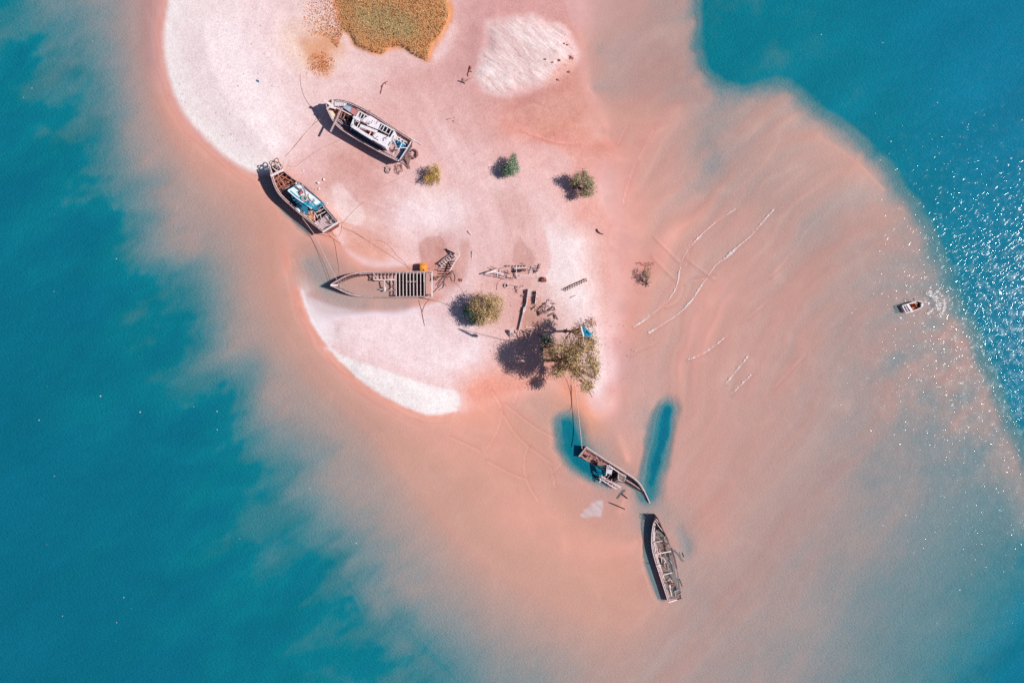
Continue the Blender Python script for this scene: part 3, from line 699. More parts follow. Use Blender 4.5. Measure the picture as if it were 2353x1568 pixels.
M = dict(
    grey=wood('weathered pale timber', (236, 205, 203), (176, 140, 140)),
    pale=wood('bleached timber', (250, 236, 234), (222, 190, 188)),
    dark=wood('wet or shaded dark timber', (92, 66, 62), (48, 34, 36)),
    brown=wood('brown timber', (176, 116, 96), (110, 66, 56)),
    red=wood('red weathered timber', (226, 150, 130), (150, 84, 70)),
    slate=wood('grey blue timber', (128, 122, 134), (74, 72, 84)),
    hull=planked('hull planking', (176, 140, 136), (108, 82, 84), (52, 36, 38), 0.0, 0.3),
    hullred=planked('reddish hull planking', (190, 120, 104), (128, 78, 72), (58, 36, 36), 0.0, 0.3),
    deckpink=planked('pink deck boards', (238, 200, 196), (182, 138, 136), (110, 70, 66), math.radians(-56), 0.24),
    deckgrey=planked('pale grey deck boards', (232, 208, 210), (196, 160, 164), (120, 88, 90), math.radians(-50), 0.30),
    deckrose=planked('rose painted deck boards', (222, 150, 146), (186, 120, 124), (120, 74, 76), math.radians(-58), 0.3),
    deckred=planked('rusty pink deck boards', (238, 190, 184), (206, 130, 116), (150, 84, 70), math.radians(-58), 0.4),
    white=paint('flaking white paint', (250, 242, 246), (206, 170, 166), 3.4, 0.5, 0.54),
    whitewood=planked('white painted boards', (250, 240, 244), (214, 198, 206), (140, 120, 128), math.radians(5), 0.26),
    cream=paint('cream paint', (250, 226, 200), (196, 150, 128), 3.0, 0.6, 0.52),
    blueish=paint('faded blue paint', (176, 184, 206), (226, 206, 208), 3.0, 0.6, 0.52),
    teal=paint('teal paint', (66, 168, 198), (30, 110, 146), 3.0, 0.45, 0.6),
    ice=paint('pale blue white paint', (240, 252, 255), (196, 226, 234), 2.4, 0.45, 0.6),
    blue=paint('blue sheet', (58, 150, 200), (20, 70, 120), 4.0, 0.4, 0.56),
    sky=paint('bright blue sheet', (64, 186, 220), (34, 128, 176), 3.5, 0.4, 0.62),
    flag=paint('turquoise cloth', (60, 196, 232), (40, 168, 212), 2.0, 0.7, 0.62),
    orange=paint('orange paint', (250, 160, 58), (206, 92, 40), 2.2, 0.5, 0.56),
    rust=paint('rust', (196, 96, 70), (130, 60, 50), 4.0, 0.8, 0.5),
    ochre=paint('ochre cardboard', (226, 160, 112), (190, 120, 86), 3.0, 0.8, 0.55),
    plastic=paint('white plastic', (250, 246, 246), (214, 204, 206), 3.0, 0.35, 0.66),
    rope=wood('rope fibre', (216, 162, 148), (180, 128, 116), 20),
    ropepale=wood('pale rope fibre', (238, 206, 196), (200, 158, 148), 20),
    net=wood('old netting', (206, 160, 150), (96, 66, 64), 14),
    rubber=paint('sandy rubber', (236, 204, 202), (110, 84, 84), 5.0, 0.9, 0.52),
    bark=wood('bark', (150, 112, 96), (90, 64, 56), 12),
    deadwood=wood('driftwood', (216, 176, 168), (120, 82, 76), 12),
    weed=wood('dry seaweed', (204, 132, 112), (148, 88, 74), 12),
    skin=paint('skin', (222, 164, 140), (196, 136, 112), 4.0, 0.6, 0.6),
    cloth=paint('dark cloth', (44, 34, 44), (26, 22, 30), 6.0, 0.85, 0.5),
    floor=paint('orange boat floor', (238, 122, 70), (196, 84, 50), 4.0, 0.5, 0.58),
    cloud=paint('dark window glass', (20, 34, 46), (30, 46, 60), 3.0, 0.15, 0.5),
    redcloth=paint('red cloth', (206, 108, 104), (236, 190, 192), 5.0, 0.85, 0.54),
)
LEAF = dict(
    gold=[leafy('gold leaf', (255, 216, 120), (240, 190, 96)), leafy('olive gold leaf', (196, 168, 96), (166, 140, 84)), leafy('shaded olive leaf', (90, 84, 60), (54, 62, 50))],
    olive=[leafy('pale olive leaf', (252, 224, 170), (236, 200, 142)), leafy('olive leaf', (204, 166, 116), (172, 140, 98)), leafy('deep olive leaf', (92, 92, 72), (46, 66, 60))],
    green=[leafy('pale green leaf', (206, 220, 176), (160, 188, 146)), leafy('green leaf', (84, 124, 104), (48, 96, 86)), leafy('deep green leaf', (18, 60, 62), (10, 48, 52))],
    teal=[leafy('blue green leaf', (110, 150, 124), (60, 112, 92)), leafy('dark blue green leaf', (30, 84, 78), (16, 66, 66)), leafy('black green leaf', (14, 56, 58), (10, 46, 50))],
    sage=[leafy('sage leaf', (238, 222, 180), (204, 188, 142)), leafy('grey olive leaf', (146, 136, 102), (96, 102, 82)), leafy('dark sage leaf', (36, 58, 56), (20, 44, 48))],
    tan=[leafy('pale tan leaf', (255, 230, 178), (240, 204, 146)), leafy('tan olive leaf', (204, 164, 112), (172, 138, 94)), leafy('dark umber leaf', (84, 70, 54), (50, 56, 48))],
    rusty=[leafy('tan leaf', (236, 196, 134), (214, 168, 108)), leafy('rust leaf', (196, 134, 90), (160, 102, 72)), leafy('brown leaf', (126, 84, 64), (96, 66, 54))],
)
GRASS = [leafy('straw blade', (246, 206, 160), (232, 182, 132)), leafy('olive blade', (214, 188, 148), (196, 180, 146)), leafy('russet blade', (246, 178, 112), (226, 146, 88))]

# ------------------------------------------------------------------ mesh builder
class View:
    """A window of the photograph (origin in photograph pixels, zoom factor): turns a place in it into a point at height z."""
    def __init__(s, ox, oy, k): s.ox, s.oy, s.k = ox, oy, k
    def __call__(s, x, y, z=None):
        nx, ny = s.ox + x/s.k, s.oy + y/s.k
        X, Y = (nx-1984.0)/PXM, (1322.5-ny)/PXM
        if z is None:
            z = gz(X, Y); 
        f = 1 - z/H
        return Vector((X*f, Y*f, z))
    def g(s, x, y, h=0.0):
        nx, ny = s.ox + x/s.k, s.oy + y/s.k
        X, Y = (nx-1984.0)/PXM, (1322.5-ny)/PXM
        z = gz(X, Y) + h
        f = 1 - z/H
        return Vector((X*f, Y*f, z))
DV = View(0, 0, 2352.0/3968.0)      # D pixels
V1 = View(1160, 350, 4.706); V2 = View(980, 600, 4.7525); V3 = View(1260, 900, 4.2018); V4 = View(1840, 980, 4.706)
V5 = View(2200, 1700, 5.6); V6 = View(2440, 1960, 3.92); V7 = View(1880, 1200, 4.525); V8 = View(3430, 1120, 9.804); V9 = View(1480, 540, 8.404)
VT = View(1000, 0, 2.351); VR = View(2000, 0, 2.351); VS = View(1000, 1200, 2.351)

class MB:
    def __init__(s): s.v, s.f, s.mi = [], [], []
    def add(s, vs, fs, mi=0):
        o = len(s.v); s.v += [Vector(v) for v in vs]
        s.f += [tuple(i+o for i in f) for f in fs]; s.mi += [mi]*len(fs)
        return s
    def beam(s, a, b, w, h=None, taper=1.0, roll=0.0):
        a, b = Vector(a), Vector(b); h = h or w
        d = (b-a)
        if d.length < 1e-5: return s
        d.normalize()
        up = Vector((0, 0, 1)) if abs(d.z) < 0.95 else Vector((0, 1, 0))
        sd = d.cross(up).normalized(); u = sd.cross(d).normalized()
        if roll:
            c, q = math.cos(roll), math.sin(roll); sd, u = sd*c+u*q, u*c-sd*q
        vs = []
        for p, k in ((a, 1.0), (b, taper)):
            for i, j in ((-1, -1), (1, -1), (1, 1), (-1, 1)):
                vs.append(p + sd*(i*w*k/2) + u*(j*h*k/2))
        # slightly chamfered look comes from the middle ring being a touch uneven
        s.add(vs, [(0, 3, 2, 1), (4, 5, 6, 7), (0, 1, 5, 4), (1, 2, 6, 5), (2, 3, 7, 6), (3, 0, 4, 7)])
        return s
    def path(s, pts, w, h=None, closed=False):
        # one continuous squared timber bent through the points
        h = h or w; pts = [Vector(p) for p in pts]; n = len(pts); rings = []
        for i, p in enumerate(pts):
            a = pts[i-1] if (i > 0 or closed) else p
            b = pts[(i+1) % n] if (i < n-1 or closed) else p
            d = (b-a); d = d.normalized() if d.length > 1e-6 else Vector((1, 0, 0))
            sd = d.cross(Vector((0, 0, 1))); sd = sd.normalized() if sd.length > 1e-4 else Vector((1, 0, 0))
            u = sd.cross(d).normalized()
            rings.append([p+sd*(i_*w/2)+u*(j*h/2) for i_, j in ((-1, -1), (1, -1), (1, 1), (-1, 1))])
        o = [v for r in rings for v in r]; fs = []
        m = n if closed else n-1
        for i in range(m):
            A, B = 4*i, 4*((i+1) % n)
            for j in range(4):
                k = (j+1) % 4; fs.append((A+j, A+k, B+k, B+j))
        if not closed: fs += [(0, 3, 2, 1), tuple(4*(n-1)+j for j in range(4))]
        s.add(o, fs); return s
    def tube(s, pts, r, n=6, r2=None):
        pts = [Vector(p) for p in pts]; r2 = r if r2 is None else r2; vs = []; fs = []
        for i, p in enumerate(pts):
            a = pts[max(0, i-1)]; b = pts[min(len(pts)-1, i+1)]
            d = (b-a); d = d.normalized() if d.length > 1e-6 else Vector((1, 0, 0))
            up = Vector((0, 0, 1)) if abs(d.z) < 0.9 else Vector((0, 1, 0))
            sd = d.cross(up).normalized(); u = sd.cross(d)
            rr = r + (r2-r)*i/max(1, len(pts)-1)
            for k in range(n):
                t = 2*math.pi*k/n; vs.append(p+sd*(math.cos(t)*rr)+u*(math.sin(t)*rr))
        for i in range(len(pts)-1):
            for k in range(n):
                fs.append((i*n+k, i*n+(k+1) % n, (i+1)*n+(k+1) % n, (i+1)*n+k))
        fs += [tuple(reversed(range(n))), tuple((len(pts)-1)*n+k for k in range(n))]
        s.add(vs, fs); return s
    def slab(s, top, t):
        # a panel through the given points, thickness t below them
        top = [Vector(p) for p in top]; n = len(top)
        area = sum(top[i].x*top[(i+1) % n].y-top[(i+1) % n].x*top[i].y for i in range(n))
        if area < 0: top = top[::-1]
        bot = [p-Vector((0, 0, t)) for p in top]
        s.add(top+bot, [tuple(range(n)), tuple(reversed(range(n, 2*n)))] + [(i+n, (i+1) % n+n, (i+1) % n, i) for i in range(n)])
        return s
    def rings(s, rs, cap=True, closed=True):
        n = len(rs[0]); vs = [v for r in rs for v in r]; fs = []
        for i in range(len(rs)-1):
            for k in range(n if closed else n-1):
                fs.append((i*n+k, i*n+(k+1) % n, (i+1)*n+(k+1) % n, (i+1)*n+k))
        if cap: fs += [tuple(reversed(range(n))), tuple((len(rs)-1)*n+k for k in range(n))]
        s.add(vs, fs); return s
    def build(s, name, mat, parent=None, smooth=False):
        loc = Vector(parent['_w']) if parent is not None and '_w' in parent else None
        if loc is None:
            bb0 = Vector((min(v.x for v in s.v), min(v.y for v in s.v), min(v.z for v in s.v)))
            bb1 = Vector((max(v.x for v in s.v), max(v.y for v in s.v), 0))
            org = Vector(((bb0.x+bb1.x)/2, (bb0.y+bb1.y)/2, bb0.z)); off = org
        else:
            c = sum(s.v, Vector())/len(s.v); org = c; off = c - loc
        me = bpy.data.meshes.new(name)
        me.from_pydata([v-org for v in s.v], [], s.f)
        for m in (mat if isinstance(mat, list) else [mat]): me.materials.append(m)
        if any(s.mi): me.polygons.foreach_set('material_index', s.mi)
        if smooth: me.polygons.foreach_set('use_smooth', [True]*len(s.f))
        me.update()
        o = bpy.data.objects.new(name, me); COL.objects.link(o)
        o.location = off
        if parent is not None: o.parent = parent
        o['_w'] = tuple(org)
        return o

def tag(o, label, cat, group=None, kind=None):
    if label: o['label'] = label
    if cat: o['category'] = cat
    if group: o['group'] = group
    if kind: o['kind'] = kind
    return o
def thing(name, loc, label, cat, group=None):
    o = bpy.data.objects.new(name, None); COL.objects.link(o)
    o.location = loc; o['_w'] = tuple(loc); o.empty_display_size = 0.5
    return tag(o, label, cat, group)

def resample(pts, n):
    pts = [Vector(p) for p in pts]
    seg = [(b-a).length for a, b in zip(pts[:-1], pts[1:])]; tot = sum(seg); out = []
    for i in range(n):
        d = tot*i/(n-1); k = 0
        while k < len(seg)-1 and d > seg[k]: d -= seg[k]; k += 1
        out.append(pts[k].lerp(pts[k+1], min(1, d/max(1e-9, seg[k]))))
    return out
def soft(pts, k=2):
    pts = [Vector(p) for p in pts]
    for _ in range(k):
        q = [pts[0]]
        for a, b in zip(pts[:-1], pts[1:]):
            q += [a.lerp(b, .25), a.lerp(b, .75)]
        q.append(pts[-1]); pts = q
    return pts

class Hull:
    """Planked hull from two gunwale lines (bow to stern); keelz is where the planking ends."""
    def __init__(s, root, V, port, star, keelz, mat, railmat, ribmat, bottom=True, n=30, rail=(0.12, 0.09), thick=0.07, flare=0.72, name='hull'):
        s.root = root
        s.P = resample(soft([V(*p) for p in port]), n); s.S = resample(soft([V(*p) for p in star]), n); s.n = n
        s.keelz, s.flare, s.ribmat = keelz, flare, ribmat
        out, inn = [], []
        for i in range(n):
            o = s.section(i, 0.0); q = s.section(i, thick)
            out.append(o); inn.append(q)
        m = MB()
        if bottom:
            m.rings([o + q[::-1] for o, q in zip(out, inn)], cap=True)
        else:
            k = len(out[0])//2
            m.rings([o[:k] + q[:k][::-1] for o, q in zip(out, inn)]); m.rings([o[k+1:] + q[k+1:][::-1] for o, q in zip(out, inn)])
        s.obj = m.build(name, mat, root)
        if rail:
            for L_ in (s.P, s.S):
                MB().path([p+Vector((0, 0, rail[1]/2)) for p in L_], rail[0], rail[1]).build('gunwale', railmat, root)
    def section(s, i, inset):
        P, S = s.P[i], s.S[i]; C = (P+S)/2
        w = (P-S).length/2
        k = max(0.02, 1-inset/max(0.05, w))
        def pt(side, f, z):
            q = C + (side-C)*(f*k); return Vector((q.x, q.y, z))
        zi = inset*0.8
        kz = s.keelz
        r = []
        f = s.flare
        for side in (P, S):
            top = side.z
            lo = min(kz, top-0.15)
            a = [pt(side, 1.0, top), pt(side, 0.97, top+(lo-top)*.35+zi*.3), pt(side, f*1.12 if f*1.12 < .95 else .95, top+(lo-top)*.72+zi*.6), pt(side, f*.55, lo+(top-lo)*.04+zi)]
            r.append(a)
        keel = Vector((C.x, C.y, min(kz, min(P.z, S.z)-.2)-.08+zi))
        return r[0] + [keel] + r[1][::-1]
    def at(s, t, side, inset=0.0, dz=0.0):
        x = t*(s.n-1); i = min(int(x), s.n-2); u = x-i
        P = s.P[i].lerp(s.P[i+1], u); S = s.S[i].lerp(s.S[i+1], u)
        a, b = (P, S) if side > 0 else (S, P)
        d = (b-a); l = d.length
        q = a + d*(min(inset, l*.48)/max(1e-6, l))
        return Vector((q.x, q.y, a.z + dz))
    def ribs(s, ts, side, drop=0.8, w=0.09, inset=0.07, rise=0.05, lean=0.35):
        for t in ts:
            a = s.at(t, side, inset, rise); b = s.at(t, side, inset+lean, -drop)
            MB().beam(a, b, w, w, 0.85).build('rib', s.ribmat, s.root)
    def rail(s, side, t0, t1, inset, dz, w, h, mat, name='stringer', n=14):
        MB().path([s.at(t0+(t1-t0)*i/(n-1), side, inset, dz) for i in range(n)], w, h).build(name, mat, s.root)
    def thwart(s, t, dz, w, h, mat, name='cross_beam', f=0.97):
        a, b = s.at(t, 1, 0.06, dz), s.at(t, -1, 0.06, dz)
        c = (a+b)/2
        MB().beam(c+(a-c)*f, c+(b-c)*f, w, h).build(name, mat, s.root)
    def transom(s, mat, z=None, w=0.14, h=0.12, name='transom'):
        P, S = s.P[-1], s.S[-1]
        lo = s.keelz
        m = MB()
        vs = [P, S, Vector((S.x*.8+P.x*.2, S.y*.8+P.y*.2, lo)), Vector((P.x*.8+S.x*.2, P.y*.8+S.y*.2, lo))]
        d = (s.P[-1]-s.P[-2]); d.z = 0; d = d.normalized()*0.08
        m.add(vs+[v+d for v in vs], [(0, 1, 2, 3), (7, 6, 5, 4), (0, 4, 5, 1), (1, 5, 6, 2), (2, 6, 7, 3), (3, 7, 4, 0)])
        o = m.build(name, mat, s.root)
        return o
def ln(root, V, name, mat, w, pts, h=None, jit=0.0):
    P = [V(*p) for p in pts]
    m = MB()
    if len(P) == 2: m.beam(P[0], P[1], w, h or w*0.8)
    else: m.path(P, w, h or w*0.8)
    return m.build(name, mat, root)
def pan(root, V, name, mat, z, pts, t=0.06):
    return MB().slab([V(p[0], p[1], p[2] if len(p) > 2 else z) for p in pts], t).build(name, mat, root)
def wall(root, V, name, mat, a, b, z0, z1, t=0.07, holes=None, win=M['cloud']):
    A, B = V(a[0], a[1], z1), V(b[0], b[1], z1)
    m = MB().beam(Vector((A.x, A.y, (z0+z1)/2)), Vector((B.x, B.y, (z0+z1)/2)), t, z1-z0)
    o = m.build(name, mat, root)
    for f in (holes or []):
        c = A.lerp(B, f); d = (B-A).normalized()
        z = z0+(z1-z0)*0.62
        p0 = Vector((c.x, c.y, z))-d*0.28; p1 = Vector((c.x, c.y, z))+d*0.28
        MB().beam(p0, p1, t+0.03, 0.42).build('window', win, o)
    return o
def sheet_thing(name, V, pts_z, mat, label, cat, bumps=0.12, seed=1, n=9, parent=None):
    """Crumpled cloth over a quadrilateral."""
    r = random.Random(seed)
    q = [V(*p) for p in pts_z]
    g = [[None]*(n+1) for _ in range(n+1)]
    for i in range(n+1):
        for j in range(n+1):
            u, v = i/n, j/n
            p = q[0]*(1-u)*(1-v)+q[1]*u*(1-v)+q[2]*u*v+q[3]*(1-u)*v
            e = 0.10 if 0 < i < n and 0 < j < n else 0.14
            g[i][j] = p + Vector((r.uniform(-e, e), r.uniform(-e, e), r.uniform(0, bumps)))
    m = MB()
    vs = [p for row in g for p in row]; dn = [p-Vector((0, 0, 0.03)) for p in vs]; N = len(vs); k = n+1
    fs = []
    for i in range(n):
        for j in range(n):
            a, b, c, d = i*k+j, (i+1)*k+j, (i+1)*k+j+1, i*k+j+1
            fs += [(a, b, c, d), (d+N, c+N, b+N, a+N)]
    edge = [i*k for i in range(n)]+[n*k+j for j in range(n)]+[(n-i)*k+n for i in range(n)]+[n-j for j in range(n)]
    for a, b in zip(edge, edge[1:]+edge[:1]): fs.append((b, a, a+N, b+N))
    m.add(vs+dn, fs)
    o = m.build(name, mat, parent, True)
    if label: tag(o, label, cat)
    return o

# ================================================================== BOAT WITH WHITE CABIN
def white_cabin_boat():
    V = V1
    r = thing('fishing_boat', V(1200, 730, 0.2), 'long derelict fishing boat with white half-open cabin roof lying on the pink sand', 'boat')
    h = Hull(r, V, [(488, 232, 2.9), (512, 355, 2.6), (578, 500, 2.35), (650, 605, 2.2), (730, 690, 2.1), (900, 805, 1.95), (1100, 925, 1.9), (1300, 1035, 1.9), (1550, 1175, 1.95), (1800, 1290, 2.1)],
             [(488, 222, 2.9), (530, 185, 2.7), (600, 166, 2.5), (690, 162, 2.35), (800, 178, 2.2), (960, 225, 2.05), (1150, 320, 1.95), (1400, 455, 1.9), (1700, 665, 1.95), (2055, 898, 2.1)],
             0.15, M['hull'], M['grey'], M['grey'], n=34)
    h.transom(M['slate'])
    for sd in (1, -1):
        h.rail(sd, 0.12, 0.99, 0.20, 0.02, 0.07, 0.07, M['pale'])
        h.ribs([0.14+0.85*i/27 for i in range(28)], sd, 0.7, 0.07, 0.09, 0.04, 0.12)
    # decks
    zd = 1.5
    pan(r, V, 'foredeck', M['whitewood'], 2.05, [(640, 190), (700, 182), (865, 214), (852, 285), (640, 288)])
    pan(r, V, 'foredeck', M['cream'], 2.05, [(525, 350), (600, 360), (650, 440), (685, 480), (640, 570), (580, 480)])
    pan(r, V, 'side_deck', M['deckrose'], zd+.02, [(960, 300), (985, 260), (1160, 350), (1400, 490), (1740, 720), (1990, 890), (1950, 930), (1740, 780), (1110, 385), (1035, 470), (930, 410)])
    pan(r, V, 'side_deck', M['blueish'], zd+.03, [(765, 295), (860, 290), (868, 225), (985, 262), (955, 300), (926, 404)])
    pan(r, V, 'side_deck', M['slate'], zd, [(660, 590), (715, 500), (840, 545), (950, 610), (1100, 720), (1560, 1035), (1505, 1090), (1300, 985), (1100, 870), (900, 755), (760, 670)])
    pan(r, V, 'aft_deck', M['deckpink'], zd+.01, [(1564, 1036), (1742, 785), (1985, 935), (1800, 1255), (1508, 1092)])
    pan(r, V, 'hold_floor', M['dark'], 0.75, [(560, 310), (760, 300), (1000, 480), (950, 640), (700, 560), (600, 450)])
    for a, b in (((640, 300), (655, 405)), ((690, 300), (665, 430)), ((745, 320), (690, 470)), ((800, 350), (745, 500)), ((850, 385), (800, 520)), ((900, 415), (880, 545))):
        ln(r, V, 'deck_beam', M['red'], 0.11, [a+(1.5,), b+(1.5,)])
    ln(r, V, 'carling', M['pale'], 0.16, [(610, 295, 1.62), (800, 375, 1.62), (1000, 485, 1.62)])
    ln(r, V, 'carling', M['slate'], 0.2, [(715, 490, 1.58), (840, 545, 1.58), (950, 615, 1.58)])
    ln(r, V, 'carling', M['grey'], 0.12, [(690, 560, 1.6), (760, 590, 1.6), (900, 660, 1.6)])
    for k in range(4):
        ln(r, V, 'deck_board', M['grey'], 0.16, [(690+k*18, 520+k*24, 1.64), (760+k*16, 560+k*20, 1.64)])
    # stem and bow timbers
    ln(r, V, 'stem_post', M['pale'], 0.24, [(450, 184, 3.1), (640, 325, 2.5)], 0.3)
    ln(r, V, 'bow_beam', M['pale'], 0.2, [(598, 142, 2.75), (612, 290, 2.6)])
    ln(r, V, 'bow_beam', M['pale'], 0.2, [(630, 190, 2.66), (575, 275, 2.66), (500, 350, 2.72)])
    ln(r, V, 'windlass', M['pale'], 0.26, [(540, 300, 2.7), (665, 330, 2.7)])
    ln(r, V, 'bow_beam', M['cream'], 0.16, [(500, 215, 2.82), (570, 240, 2.72)])
    ln(r, V, 'cross_boom', M['grey'], 0.2, [(778, 322, 2.5), (568, 758, 2.5)], 0.16)
    ln(r, V, 'boom_rest', M['grey'], 0.13, [(700, 300, 2.3), (790, 345, 2.3)])
    # cabin
    A, B, Cc, Dd, E = (1100, 385), (1735, 740), (1565, 1035), (945, 655), (990, 530)
    z0, z1 = zd, 3.35
    for a, b, hl in ((A, B, [.15, .4, .65, .88]), (B, Cc, [.3, .7]), (Cc, Dd, [.15, .38, .6, .85]), (Dd, E, []), (E, (1040, 480), []), ((1040, 480), A, [])):
        wall(r, V, 'cabin_wall', M['white'], a, b, z0, z1, 0.07, hl)
    pan(r, V, 'cabin_floor', M['brown'], z0+.08, [A, B, Cc, Dd, E], 0.05)
    zr = z1+.10
    pan(r, V, 'roof_panel', M['white'], zr, [(1192, 500), (1290, 462), (1385, 520), (1482, 592), (1436, 716), (1240, 640), (1130, 575)], .05)
    pan(r, V, 'roof_panel', M['white'], zr, [(1376, 790), (1440, 765), (1662, 862), (1568, 1036), (1328, 898)], .05)
    for a, b, w in ((A, B, .13), (B, Cc, .14), (Dd, E, .2), (E, (1040, 480), .14), ((1040, 480), A, .13)):
        ln(r, V, 'roof_edge', M['white'], w, [a+(z1+.04,), b+(z1+.04,)], .1)
    ln(r, V, 'roof_board', M['white'], .42, [(950, 640, z1+.06), (1150, 770, z1+.06), (1345, 890, z1+.06)], .06)
    ln(r, V, 'roof_board', M['white'], .34, [(985, 480, zr+.07), (1120, 560, zr+.07)], .06)
    ln(r, V, 'roof_board', M['white'], .40, [(1110, 640, zr+.07), (1420, 760, zr+.07)], .06)
    ln(r, V, 'roof_board', M['grey'], .16, [(1120, 552, zr+.15), (1250, 618, zr+.15)], .08)
    for a, b in (((1150, 408), (1095, 525)), ((1205, 438), (1130, 560)), ((1060, 485), (1150, 535)), ((1040, 560), (1100, 590)), ((1100, 590), (1060, 650)),
                 ((1525, 612), (1450, 722)), ((1560, 640), (1502, 755)), ((1622, 675), (1560, 785)), ((1682, 712), (1625, 825)), ((1500, 600), (1700, 715)), ((1470, 720), (1640, 810)),
                 ((1060, 650), (1045, 715)), ((1316, 740), (1262, 832)), ((1110, 668), (1060, 730)), ((1380, 780), (1330, 860))):
        ln(r, V, 'roof_beam', M['white'], .09, [a+(z1+.02,), b+(z1+.02,)])
    pan(r, V, 'cabin_bunk', M['deckpink'], 2.5, [(1090, 665), (1250, 725), (1200, 800), (1055, 700)])
    pan(r, V, 'cabin_bunk', M['grey'], 2.3, [(1500, 640), (1600, 690), (1550, 760), (1470, 710)])
    MB().tube([V(1262, 748, 1.6), V(1262, 748, 2.6)], .24, 14).build('engine_drum', M['rust'], r)
    ln(r, V, 'cabin_post', M['dark'], .14, [(1110, 610, 3.3), (1112, 612, 1.6)])
    # gantry over the aft deck
    zg = 2.6
    for p in (((1680, 815), (1800, 1085)), ((1690, 860), (1790, 1070)), ((1715, 800), (1965, 955)), ((1700, 850), (1935, 990)), ((1745, 820), (1725, 865)), ((1800, 855), (1780, 900)), ((1860, 890), (1835, 935)), ((1915, 925), (1890, 965)),
              ((1880, 955), (1812, 1092)), ((1835, 1045), (1965, 1050)), ((1800, 1085), (1830, 1040))):
        ln(r, V, 'gantry_beam', M['ice'], .10, [p[0]+(zg,), p[1]+(zg,)])
    for q in ((1685, 825), (1800, 1080), (1960, 950), (1960, 1048)):
        ln(r, V, 'gantry_post', M['grey'], .1, [q+(zg,), q+(zd,)])
    # stern
    ln(r, V, 'stern_rail', M['pale'], .15, [(1800, 1292, 2.25), (2052, 915, 2.25)])
    ln(r, V, 'stern_rail', M['pale'], .12, [(1835, 1262, 2.45), (2030, 960, 2.45)])
    ln(r, V, 'stern_rail', M['blue'], .2, [(1800, 1230, 1.6), (1935, 1040, 1.6)])
    for k in range(4):
        ln(r, V, 'stern_slat', M['red'], .13, [(1930+k*26, 885+k*12, 1.66), (1905+k*26, 930+k*14, 1.66)])
    ln(r, V, 'spar', M['pale'], .12, [(2035, 868, 2.2), (2222, 985, 2.1)])
    ln(r, V, 'spar', M['grey'], .08, [(2050, 905, 2.1), (2215, 998, 2.0)])
    return r
BOAT_W = white_cabin_boat()
sheet_thing('tarpaulin', V1, [(1760, 935, 1.72), (1880, 925, 1.85), (1960, 1020, 1.75), (1840, 1075, 1.7)], M['blue'], 'crumpled blue tarpaulin under the timber frame on the aft deck', 'tarpaulin', .3, 5)

